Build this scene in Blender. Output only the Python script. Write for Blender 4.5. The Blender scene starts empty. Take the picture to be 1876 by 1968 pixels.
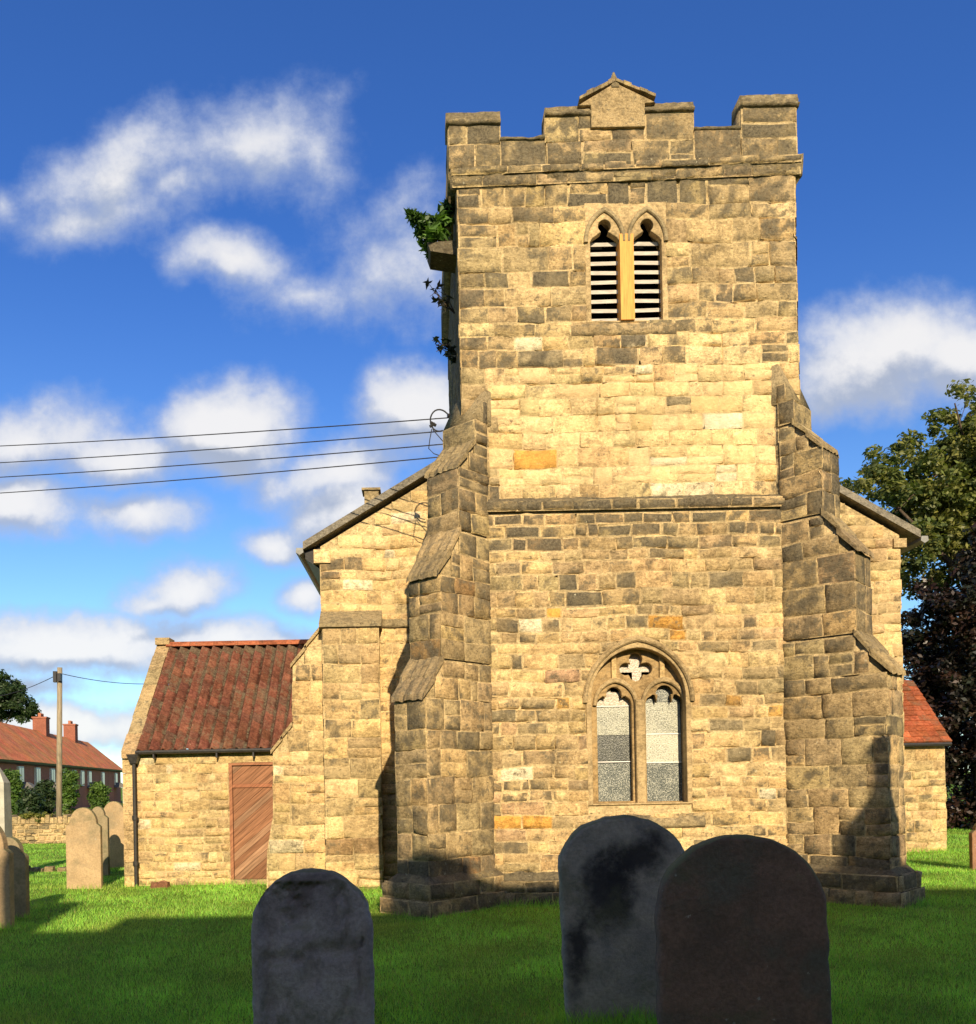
import bpy, math, random
import numpy as np
from mathutils import Vector, Matrix, noise as mnoise

R = math.radians
scene = bpy.context.scene
C = scene.collection
rng = random.Random(7)

# ------------------------------------------------------------------ camera
F = 1750.0            # focal length in picture units (picture is 1876 x 1968 units)
PPX, PPY = 815.0, 1500.0
CH = 1.65
ROLL = R(1.1)
cs, sn = math.cos(ROLL), math.sin(ROLL)
cam_d = bpy.data.cameras.new('camera')
cam = bpy.data.objects.new('camera', cam_d)
C.objects.link(cam)
cam.location = (0, 0, CH)
cam.rotation_euler = (Matrix.Rotation(R(90), 3, 'X') @ Matrix.Rotation(-ROLL, 3, 'Z')).to_euler()
cam_d.sensor_width = 36
cam_d.lens = F / 1968 * 36
cam_d.shift_x = (938 - PPX) / 1968
cam_d.shift_y = (PPY - 984) / 1968
cam_d.clip_end = 3000
scene.camera = cam

def P(px, py, Y):
    dx, dy = px - PPX, py - PPY
    a = cs * dx - sn * dy
    b = sn * dx + cs * dy
    return Vector((a * Y / F, Y, CH - b * Y / F))

# ------------------------------------------------------------------ sun, exposure
SUN_EL, SUN_AZ = R(23), R(8)          # sun behind the camera, 8 degrees to the right
sd = bpy.data.lights.new('sun', 'SUN')
sd.energy = 4.8
sd.angle = R(0.5)
sd.color = (1.0, 0.83, 0.57)
so = bpy.data.objects.new('sun', sd)
C.objects.link(so)
to_sun = Vector((math.sin(SUN_AZ) * math.cos(SUN_EL), -math.cos(SUN_AZ) * math.cos(SUN_EL), math.sin(SUN_EL)))
so.rotation_euler = to_sun.to_track_quat('Z', 'Y').to_euler()
so.location = to_sun * 60
scene.view_settings.view_transform = 'Standard'
scene.view_settings.look = 'None'
scene.view_settings.exposure = 0.6
scene.view_settings.gamma = 1

# ------------------------------------------------------------------ node helper
class NT:
    def __init__(self, tree):
        self.t = tree
    def n(self, typ, **kw):
        nd = self.t.nodes.new(typ)
        for k, v in kw.items():
            setattr(nd, k, v)
        return nd
    def put(self, sock, v):
        if v is None:
            return
        if hasattr(v, 'links') or isinstance(v, bpy.types.NodeSocket):
            self.t.links.new(v, sock)
        else:
            if sock.type == 'RGBA' and len(v) == 3:
                v = (*v, 1)
            sock.default_value = v
    def math(self, op, a, b=None, c=None, clamp=False):
        nd = self.n('ShaderNodeMath', operation=op, use_clamp=clamp)
        self.put(nd.inputs[0], a)
        self.put(nd.inputs[1], b)
        self.put(nd.inputs[2], c)
        return nd.outputs[0]
    def vmath(self, op, a, b=None, scale=None):
        nd = self.n('ShaderNodeVectorMath', operation=op)
        self.put(nd.inputs[0], a)
        self.put(nd.inputs[1], b)
        if scale is not None:
            self.put(nd.inputs['Scale'], scale)
        return nd.outputs['Value'] if op in ('LENGTH', 'DOT_PRODUCT', 'DISTANCE') else nd.outputs[0]
    def mix(self, f, a, b, blend='MIX', clamp=False):
        nd = self.n('ShaderNodeMix', data_type='RGBA', blend_type=blend)
        nd.clamp_result = clamp
        self.put(nd.inputs[0], f)
        self.put(nd.inputs[6], a)
        self.put(nd.inputs[7], b)
        return nd.outputs[2]
    def noise(self, vec, scale, detail=4, rough=0.55, color=False, dist=0.0):
        nd = self.n('ShaderNodeTexNoise')
        self.put(nd.inputs['Vector'], vec)
        nd.inputs['Scale'].default_value = scale
        nd.inputs['Detail'].default_value = detail
        nd.inputs['Roughness'].default_value = rough
        nd.inputs['Distortion'].default_value = dist
        return nd.outputs['Color' if color else 'Fac']
    def ramp(self, v, a, b, lo=0.0, hi=1.0, smooth=True):
        nd = self.n('ShaderNodeMapRange')
        nd.interpolation_type = 'SMOOTHSTEP' if smooth else 'LINEAR'
        self.put(nd.inputs[0], v)
        self.put(nd.inputs[1], a)
        self.put(nd.inputs[2], b)
        self.put(nd.inputs[3], lo)
        self.put(nd.inputs[4], hi)
        return nd.outputs[0]

# ------------------------------------------------------------------ world: Nishita sky with clouds
w = bpy.data.worlds.new('World')
scene.world = w
w.use_nodes = True
wt = w.node_tree
wt.nodes.clear()
W = NT(wt)
out = W.n('ShaderNodeOutputWorld')
bg = W.n('ShaderNodeBackground')
bg.inputs['Strength'].default_value = 0.12
wt.links.new(bg.outputs[0], out.inputs[0])
sky = W.n('ShaderNodeTexSky', sky_type='NISHITA')
sky.sun_disc = False
sky.sun_elevation = SUN_EL
sky.sun_rotation = R(180) - SUN_AZ
sky.altitude = 200
sky.air_density = 1.0
sky.dust_density = 0.25
sky.ozone_density = 2.2

CLOUDS = [  # centre x, y, half width, half height, tilt, strength (picture units, turned into directions)
    (240, 320, 260, 110, -22, 0.66), (470, 265, 230, 115, -10, 0.60), (170, 395, 170, 70, -5, 0.64), (0, 375, 60, 50, 0, 0.35), (340, 350, 220, 80, -20, .5),
    (600, 275, 110, 110, 40, .45),
    (455, 487, 170, 75, 8, 0.9), (600, 560, 170, 75, 12, .55), (760, 520, 190, 140, 0, 0.60), (770, 380, 150, 70, -20, .38),
    (430, 825, 170, 125, 0, 1.35), (60, 850, 240, 110, -5, 0.85), (240, 880, 200, 80, 0, 0.95), (800, 790, 150, 95, 0, 1.25),
    (650, 900, 220, 80, -15, .85),
    (50, 985, 150, 80, 0, 1.05), (270, 1000, 150, 62, 6, 0.8), (520, 1060, 110, 45, 0, 0.85), (660, 980, 170, 110, -25, 0.95),
    (590, 1160, 75, 58, 0, 1.0), (365, 1140, 115, 58, 0, 0.85), (290, 1160, 90, 40, 0, .6),
    (150, 1240, 520, 75, 2, 1.1), (480, 1245, 240, 60, 8, 1.0), (150, 1395, 300, 60, 2, 1.1), (60, 1320, 200, 45, 3, .5),
    (1700, 690, 250, 140, -8, 1.15), (1860, 710, 190, 110, -5, 1.0),
    (-350, 300, 260, 120, 10, 1.0), (-300, 900, 250, 130, 0, 1.1), (2250, 500, 300, 140, 5, 1.0), (2300, 1000, 260, 90, 0, 1.0),
]
g = bpy.data.node_groups.new('CloudDensity', 'ShaderNodeTree')
g.interface.new_socket('Vector', in_out='INPUT', socket_type='NodeSocketVector')
g.interface.new_socket('Density', in_out='OUTPUT', socket_type='NodeSocketFloat')
G = NT(g)
gi, go = G.n('NodeGroupInput'), G.n('NodeGroupOutput')
vin = gi.outputs[0]
wn = G.noise(vin, 5.0, 5, 0.6, color=True)
wv = G.vmath('SCALE', G.vmath('SUBTRACT', wn, (0.5, 0.5, 0.5)), scale=0.10)
wv = G.vmath('ADD', vin, wv)
best = None
for (cx, cy, rx, ry, tl, st) in CLOUDS:
    p = P(cx, cy, 1.0)
    mp = G.n('ShaderNodeMapping', vector_type='TEXTURE')
    G.put(mp.inputs['Vector'], wv)
    mp.inputs['Location'].default_value = (p.x, p.z - CH, 0)
    mp.inputs['Rotation'].default_value = (0, 0, R(-tl))
    mp.inputs['Scale'].default_value = (rx / F, ry / F, 1)
    ln = G.vmath('LENGTH', mp.outputs[0])
    d = G.math('MULTIPLY', G.math('SUBTRACT', 1.0, ln), st)
    best = d if best is None else G.math('SMOOTH_MAX', best, d, 0.18)
fine = G.noise(vin, 8.0, 10, 0.62)
fine2 = G.noise(vin, 26.0, 8, 0.65)
dens = G.math('ADD', best, G.math('ADD', G.math('MULTIPLY', G.math('SUBTRACT', fine, 0.5), 1.05), G.math('MULTIPLY', G.math('SUBTRACT', fine2, 0.5), 0.42)))
g.links.new(dens, go.inputs[0])

tc = W.n('ShaderNodeTexCoord')
sep = W.n('ShaderNodeSeparateXYZ')
wt.links.new(tc.outputs['Generated'], sep.inputs[0])
yy = W.math('MAXIMUM', W.math('ABSOLUTE', sep.outputs[1]), 0.05)
cmb = W.n('ShaderNodeCombineXYZ')
wt.links.new(W.math('DIVIDE', sep.outputs[0], yy), cmb.inputs[0])
wt.links.new(W.math('DIVIDE', sep.outputs[2], yy), cmb.inputs[1])
def cloud(v):
    nd = W.n('ShaderNodeGroup')
    nd.node_tree = g
    wt.links.new(v, nd.inputs[0])
    return nd.outputs[0]
d0 = cloud(cmb.outputs[0])
d1 = cloud(W.vmath('ADD', cmb.outputs[0], (0.012, 0.035, 0)))
mask = W.ramp(d0, -0.12, 0.60)
fr = W.ramp(sep.outputs[1], -0.1, 0.15)                    # the clouds described stand on this side of the sky
upm = W.ramp(sep.outputs[2], 0.0, 0.03)
mask = W.math('MULTIPLY', mask, W.math('MULTIPLY', fr, upm))
mask = W.math('MULTIPLY', mask, 0.93)
under = W.ramp(W.math('SUBTRACT', d1, d0), -0.30, 0.30)
ccol = W.mix(under, (5.2, 5.1, 5.0), (2.35, 2.65, 3.3))
elev = W.ramp(sep.outputs[2], 0.0, 0.55)
tint = W.mix(elev, (0.66, 0.86, 1.0), (0.26, 0.50, 0.93))
skyc = W.mix(1.0, sky.outputs[0], tint, 'MULTIPLY')
thin = W.mix(W.ramp(d0, 0.0, 0.9), (2.3, 2.8, 4.0), ccol)
back_fill = W.math('MULTIPLY', W.ramp(W.noise(tc.outputs['Generated'], 2.2, 6, 0.6), 0.42, 0.6), W.math('MULTIPLY', W.ramp(sep.outputs[1], -0.05, -0.3), upm))  # unseen clouds behind the camera, added to fill the shade
wt.links.new(W.mix(back_fill, W.mix(mask, skyc, thin), (3.4, 3.5, 3.8)), bg.inputs['Color'])

# ------------------------------------------------------------------ mesh builder
class MB:
    def __init__(self):
        self.v, self.f, self.c, self.d, self.m, self.s = [], [], [], [], [], []
        self.sid = 0.0
        self.col, self.dirt, self.mi = (0.5, 0.4, 0.22), 0.0, 0
    def vert(self, p, col=None, dirt=None):
        self.v.append((p[0], p[1], p[2]))
        self.c.append(col or self.col)
        self.d.append(self.dirt if dirt is None else dirt)
        self.s.append(self.sid)
        return len(self.v) - 1
    def face(self, *idx):
        self.f.append(tuple(idx))
        self.m.append(self.mi)
    def poly(self, pts, col=None):
        self.face(*[self.vert(p, col) for p in pts])
    def box(self, x0, x1, y0, y1, z0, z1, col=None):
        self.hexa([(x0, y0), (x1, y0), (x1, y1), (x0, y1)], z0, z1, col)
    def hexa(self, ring, z0, z1, col=None):
        """prism over a counter-clockwise plan polygon"""
        n = len(ring)
        a = [self.vert((p[0], p[1], z0), col) for p in ring]
        b = [self.vert((p[0], p[1], z1), col) for p in ring]
        for i in range(n):
            j = (i + 1) % n
            self.face(a[i], a[j], b[j], b[i])
        self.face(*reversed(a))
        self.face(*b)
    def loft(self, r0, r1, col=None):
        """closed solid between two rings of 3d points"""
        n = len(r0)
        a = [self.vert(p, col) for p in r0]
        b = [self.vert(p, col) for p in r1]
        for i in range(n):
            j = (i + 1) % n
            self.face(a[i], a[j], b[j], b[i])
        self.face(*reversed(a))
        self.face(*b)
    def tube(self, pts, r, n=6, col=None, r1=None):
        pts = [Vector(p) for p in pts]
        rings = []
        for i, p in enumerate(pts):
            t = (pts[min(i + 1, len(pts) - 1)] - pts[max(i - 1, 0)]).normalized()
            up = Vector((0, 0, 1)) if abs(t.z) < 0.95 else Vector((0, 1, 0))
            a = t.cross(up).normalized()
            b = t.cross(a).normalized()
            rr = r if r1 is None else r + (r1 - r) * i / max(1, len(pts) - 1)
            rings.append([self.vert(p + a * rr * math.cos(k * 2 * math.pi / n) + b * rr * math.sin(k * 2 * math.pi / n), col) for k in range(n)])
        for A, B in zip(rings, rings[1:]):
            for k in range(n):
                self.face(A[k], A[(k + 1) % n], B[(k + 1) % n], B[k])
        self.face(*rings[0])
        self.face(*reversed(rings[-1]))
    def build(self, name, mats, parent=None, smooth=False, rec=True):
        me = bpy.data.meshes.new(name)
        me.from_pydata(self.v, [], self.f)
        if not isinstance(mats, (list, tuple)):
            mats = [mats]
        for m in mats:
            me.materials.append(m)
        if len(mats) > 1:
            me.polygons.foreach_set('material_index', self.m)
        ca = me.color_attributes.new('Col', 'FLOAT_COLOR', 'POINT')
        arr = np.ones((len(self.v), 4), np.float32)
        arr[:, :3] = np.array(self.c, np.float32)
        ca.data.foreach_set('color', arr.ravel())
        da = me.attributes.new('Dirt', 'FLOAT', 'POINT')
        da.data.foreach_set('value', np.array(self.d, np.float32))
        sa = me.attributes.new('Sid', 'FLOAT', 'POINT')
        sa.data.foreach_set('value', np.array(self.s, np.float32))
        if smooth:
            me.polygons.foreach_set('use_smooth', [True] * len(self.f))
        me.update()
        if rec:
            import bmesh
            b = bmesh.new()
            b.from_mesh(me)
            bmesh.ops.recalc_face_normals(b, faces=b.faces)
            b.to_mesh(me)
            b.free()
        ob = bpy.data.objects.new(name, me)
        C.objects.link(ob)
        if parent:
            ob.parent = parent
            ob.matrix_parent_inverse = Matrix.Translation(-parent.location)
        return ob

def tag(o, label=None, cat=None, group=None, kind=None):
    if label: o['label'] = label
    if cat: o['category'] = cat
    if group: o['group'] = group
    if kind: o['kind'] = kind
    return o

def thing(name, label, cat, loc=(0, 0, 0), group=None):
    o = bpy.data.objects.new(name, None)
    o.empty_display_size = 0.3
    C.objects.link(o)
    o.location = loc
    return tag(o, label, cat, group)

# ------------------------------------------------------------------ materials
def new_mat(name):
    m = bpy.data.materials.new(name)
    m.use_nodes = True
    m.node_tree.nodes.clear()
    N = NT(m.node_tree)
    o = N.n('ShaderNodeOutputMaterial')
    b = N.n('ShaderNodeBsdfPrincipled')
    m.node_tree.links.new(b.outputs[0], o.inputs[0])
    return m, N, b

def bump(N, b, h, strength, dist=0.02):
    nd = N.n('ShaderNodeBump')
    nd.inputs['Strength'].default_value = strength
    nd.inputs['Distance'].default_value = dist
    N.put(nd.inputs['Height'], h)
    N.t.links.new(nd.outputs[0], b.inputs['Normal'])

def stone_mat(name, rough_bump=0.6, dark=1.0, grain=1.0, lich=1.0):
    m, N, b = new_mat(name)
    at = N.n('ShaderNodeAttribute', attribute_name='Col').outputs['Color']
    dt = N.n('ShaderNodeAttribute', attribute_name='Dirt').outputs['Fac']
    pos = N.n('ShaderNodeNewGeometry').outputs['Position']
    sid = N.n('ShaderNodeAttribute', attribute_name='Sid').outputs['Fac']
    cs_ = N.n('ShaderNodeCombineXYZ')
    N.t.links.new(N.math('MULTIPLY', sid, 7.3), cs_.inputs[0]); N.t.links.new(N.math('MULTIPLY', sid, 3.1), cs_.inputs[1]); N.t.links.new(sid, cs_.inputs[2])
    own = N.vmath('ADD', pos, cs_.outputs[0])
    bed = N.vmath('MULTIPLY', own, (1, 1, 2.6))
    big = N.noise(pos, 1.3, 6, 0.65)
    med = N.noise(own, 10, 8, 0.72)
    bedn = N.noise(bed, 13, 8, 0.72)
    fin = N.noise(own, 30, 6, 0.75)
    fin2 = N.noise(own, 85, 3, 0.7)
    v = N.math('MULTIPLY', N.ramp(med, 0.36, 0.64, 0.72, 1.22), N.ramp(fin, 0.36, 0.64, 1 - 0.26 * grain, 1 + 0.20 * grain))
    v = N.math('MULTIPLY', v, N.ramp(bedn, 0.36, 0.64, 0.80, 1.15))
    v = N.math('MULTIPLY', v, N.ramp(fin2, 0.36, 0.64, 1 - 0.13 * grain, 1 + 0.12 * grain))
    v = N.math('MULTIPLY', v, N.ramp(N.math('ADD', big, N.math('MULTIPLY', dt, -0.12)), 0.36, 0.60, 0.74, 1.14))
    calm = N.ramp(dt, -0.28, 0.02, 0.38, 1.0)
    v = N.math('ADD', 1.0, N.math('MULTIPLY', N.math('SUBTRACT', v, 1.0), calm))
    cx = N.n('ShaderNodeCombineXYZ')
    for i in range(3): N.t.links.new(v, cx.inputs[i])
    col = N.mix(1.0, at, cx.outputs[0], 'MULTIPLY')
    # ochre iron staining in the bed of the stone
    col = N.mix(N.ramp(bedn, 0.58, 0.76, 0.0, 0.35), col, (0.44, 0.26, 0.08))
    # black-brown weathering crust
    thr = N.math('ADD', N.math('ADD', N.math('MULTIPLY', big, 0.38), N.math('MULTIPLY', med, 0.62)), N.math('MULTIPLY', dt, 0.26))
    thr = N.math('ADD', thr, N.math('MULTIPLY', N.math('SUBTRACT', fin, 0.5), 0.42))
    crust = N.ramp(thr, 0.555, 0.66, 0.0, 0.86 * dark)
    col = N.mix(crust, col, N.mix(N.ramp(fin, .35, .65), (0.045, 0.038, 0.026), (0.15, 0.125, 0.078)))
    # run-off stains that pass over stones and joints alike
    rs_ = N.noise(N.vmath('MULTIPLY', pos, (1.5, 1.5, 0.8)), 2.6, 10, 0.72)
    stain = N.ramp(N.math('ADD', rs_, N.math('MULTIPLY', dt, 0.42)), 0.60, 0.74, 0.0, 0.66 * dark)
    col = N.mix(stain, col, N.mix(N.ramp(fin, .35, .65), (0.06, 0.05, 0.036), (0.17, 0.14, 0.09)))
    # pits along the bedding
    pit = N.noise(N.vmath('MULTIPLY', own, (1, 1, 1.9)), 19, 5, 0.66)
    col = N.mix(N.ramp(pit, 0.63, 0.72, 0, 0.72 * grain), col, (0.075, 0.055, 0.032))
    # pale lichen
    lc = N.noise(N.vmath('ADD', pos, (2, 9, 4)), 17, 5, 0.72)
    col = N.mix(N.ramp(lc, 0.63, 0.73, 0.0, 0.7 * lich), col, (0.60, 0.55, 0.37))
    N.put(b.inputs['Base Color'], col)
    b.inputs['Roughness'].default_value = 0.92
    b.inputs['Specular IOR Level'].default_value = 0.12
    h = N.math('ADD', N.math('MULTIPLY', bedn, 1.0), N.math('MULTIPLY', fin, 0.6))
    h = N.math('SUBTRACT', h, N.math('MULTIPLY', N.ramp(pit, 0.6, 0.74), 0.9))
    bump(N, b, h, rough_bump, 0.035)
    return m

def plain_mat(name, col, rough=0.8, spec=0.3, nscale=20, namp=0.35, bmp=0.0, metallic=0.0, stretch=(1, 1, 1), attr=False):
    m, N, b = new_mat(name)
    pos = N.vmath('MULTIPLY', N.n('ShaderNodeNewGeometry').outputs['Position'], stretch)
    n = N.noise(pos, nscale, 6, 0.65)
    base = N.n('ShaderNodeAttribute', attribute_name='Col').outputs['Color'] if attr else None
    cx = N.n('ShaderNodeCombineXYZ')
    v = N.ramp(n, 0.25, 0.75, 1 - namp, 1 + namp)
    for i in range(3): N.t.links.new(v, cx.inputs[i])
    N.put(b.inputs['Base Color'], N.mix(1.0, base if attr else (*col, 1), cx.outputs[0], 'MULTIPLY'))
    b.inputs['Roughness'].default_value = rough
    b.inputs['Specular IOR Level'].default_value = spec
    b.inputs['Metallic'].default_value = metallic
    if bmp: bump(N, b, n, bmp, 0.01)
    return m

def leaf_mat(name, gloss=0.5, transl=0.35):
    m, N, b = new_mat(name)
    at = N.n('ShaderNodeAttribute', attribute_name='Col').outputs['Color']
    N.put(b.inputs['Base Color'], at)
    b.inputs['Roughness'].default_value = gloss
    b.inputs['Specular IOR Level'].default_value = 0.4
    tr = N.n('ShaderNodeBsdfTranslucent')
    N.put(tr.inputs[0], N.mix(1.0, at, (1.3, 1.5, 0.6), 'MULTIPLY'))
    mx = N.n('ShaderNodeMixShader')
    mx.inputs[0].default_value = transl
    N.t.links.new(b.outputs[0], mx.inputs[1])
    N.t.links.new(tr.outputs[0], mx.inputs[2])
    o = [n for n in m.node_tree.nodes if n.type == 'OUTPUT_MATERIAL'][0]
    N.t.links.new(mx.outputs[0], o.inputs[0])
    return m

M = {}
M['stone'] = stone_mat('weathered_sandstone')
M['stone_smooth'] = stone_mat('dressed_sandstone', 0.35, 0.6, 0.7, 0.6)
M['roof_tile'] = stone_mat('clay_pantile', 0.4, 0.75, 0.9, 0.55)
M['lead'] = plain_mat('roof_slate', (0.16, 0.15, 0.13), 0.8, nscale=8, bmp=0.4)
M['black_iron'] = plain_mat('black_iron', (0.03, 0.027, 0.025), 0.45, 0.4, 30, 0.4)
M['grey_gutter'] = plain_mat('grey_gutter', (0.20, 0.20, 0.185), 0.5, 0.4, 10, 0.25)
M['door_wood'] = plain_mat('door_wood', (0.33, 0.15, 0.075), 0.75, 0.2, 6, 0.5, 0.3, stretch=(4, 4, 4), attr=True)
def grain_mat(name, deg):
    m, N, b = new_mat(name)
    pos = N.n('ShaderNodeNewGeometry').outputs['Position']
    sp = N.n('ShaderNodeSeparateXYZ'); N.put(sp.inputs[0], pos)
    c_, s_ = math.cos(R(deg)), math.sin(R(deg))
    u = N.math('ADD', N.math('MULTIPLY', sp.outputs[0], c_), N.math('MULTIPLY', sp.outputs[2], s_))
    v = N.math('SUBTRACT', N.math('MULTIPLY', sp.outputs[2], c_), N.math('MULTIPLY', sp.outputs[0], s_))
    cx = N.n('ShaderNodeCombineXYZ')
    N.put(cx.inputs[0], N.math('MULTIPLY', u, 1.2)); N.put(cx.inputs[2], N.math('MULTIPLY', v, 22))
    n = N.noise(cx.outputs[0], 1.6, 6, 0.65)
    col = N.mix(1.0, N.n('ShaderNodeAttribute', attribute_name='Col').outputs['Color'], N.mix(N.ramp(n, 0.3, 0.7), (0.6, 0.58, 0.56), (1.3, 1.32, 1.36)), 'MULTIPLY')
    N.put(b.inputs['Base Color'], col)
    b.inputs['Roughness'].default_value = 0.75
    b.inputs['Specular IOR Level'].default_value = 0.2
    bump(N, b, n, 0.3, 0.01)
    return m
M['door_wood'] = grain_mat('door_planks', 40)
M['mullion_wood'] = plain_mat('orange_wood', (0.62, 0.30, 0.075), 0.7, 0.2, 6, 0.25, 0.2, stretch=(8, 8, 0.6))
M['louvre'] = plain_mat('louvre_wood', (0.46, 0.41, 0.35), 0.8, 0.2, 8, 0.25, stretch=(1, 8, 8))
M['dark'] = plain_mat('painted_shade', (0.006, 0.006, 0.006), 0.9, 0.0)
M['wire'] = plain_mat('cable_black', (0.03, 0.03, 0.035), 0.6)
M['pole'] = plain_mat('pole_wood', (0.26, 0.21, 0.14), 0.85, 0.2, 5, 0.35, 0.3, stretch=(6, 6, 0.5))
M['leaf'] = leaf_mat('green_leaf')
M['leaf_dark'] = leaf_mat('copper_leaf', 0.38, 0.12)
M['bark'] = plain_mat('bark', (0.075, 0.055, 0.04), 0.9, 0.1, 12, 0.5, 0.6, stretch=(1, 1, 0.3))
M['brick'] = stone_mat('red_brick', 0.2, 0.3, 0.6, 0.2)
M['white'] = plain_mat('white_paint', (0.72, 0.69, 0.63), 0.6, 0.3, 5, 0.15)
M['glass'] = plain_mat('window_glass', (0.03, 0.035, 0.045), 0.08, 0.5, 3, 0.3)

# ------------------------------------------------------------------ masonry
PAL = dict(
    pale=(0.72, 0.53, 0.265), gold=(0.60, 0.415, 0.19), tan=(0.45, 0.325, 0.165), olive=(0.345, 0.265, 0.145),
    grey=(0.225, 0.185, 0.11), dark=(0.135, 0.108, 0.068), orange=(0.60, 0.315, 0.075), pink=(0.48, 0.30, 0.17),
    white=(0.68, 0.58, 0.38), rust=(0.36, 0.20, 0.085))
def pick(weights, r):
    ks = list(weights)
    k = r.choices(ks, [weights[k] for k in ks])[0]
    c = PAL[k]
    if k in ('pale', 'gold', 'tan', 'olive', 'grey'): c = tuple(x * 0.62 + y * 0.38 for x, y in zip(c, PAL['gold']))
    elif k in ('orange', 'pink', 'white', 'rust', 'dark'): c = tuple(x * 0.75 + y * 0.25 for x, y in zip(c, PAL['gold']))
    f = r.uniform(0.90, 1.10)
    return tuple(x * f * r.uniform(0.97, 1.03) for x in c)

def courses(z0, z1, h0, h1, r):
    z, rows = z0, []
    while z < z1 - 1e-4:
        h = r.uniform(h0, h1)
        if z1 - z - h < h0 * 0.7: h = z1 - z
        rows.append((z, min(z + h, z1)))
        z += h
    return rows

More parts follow.
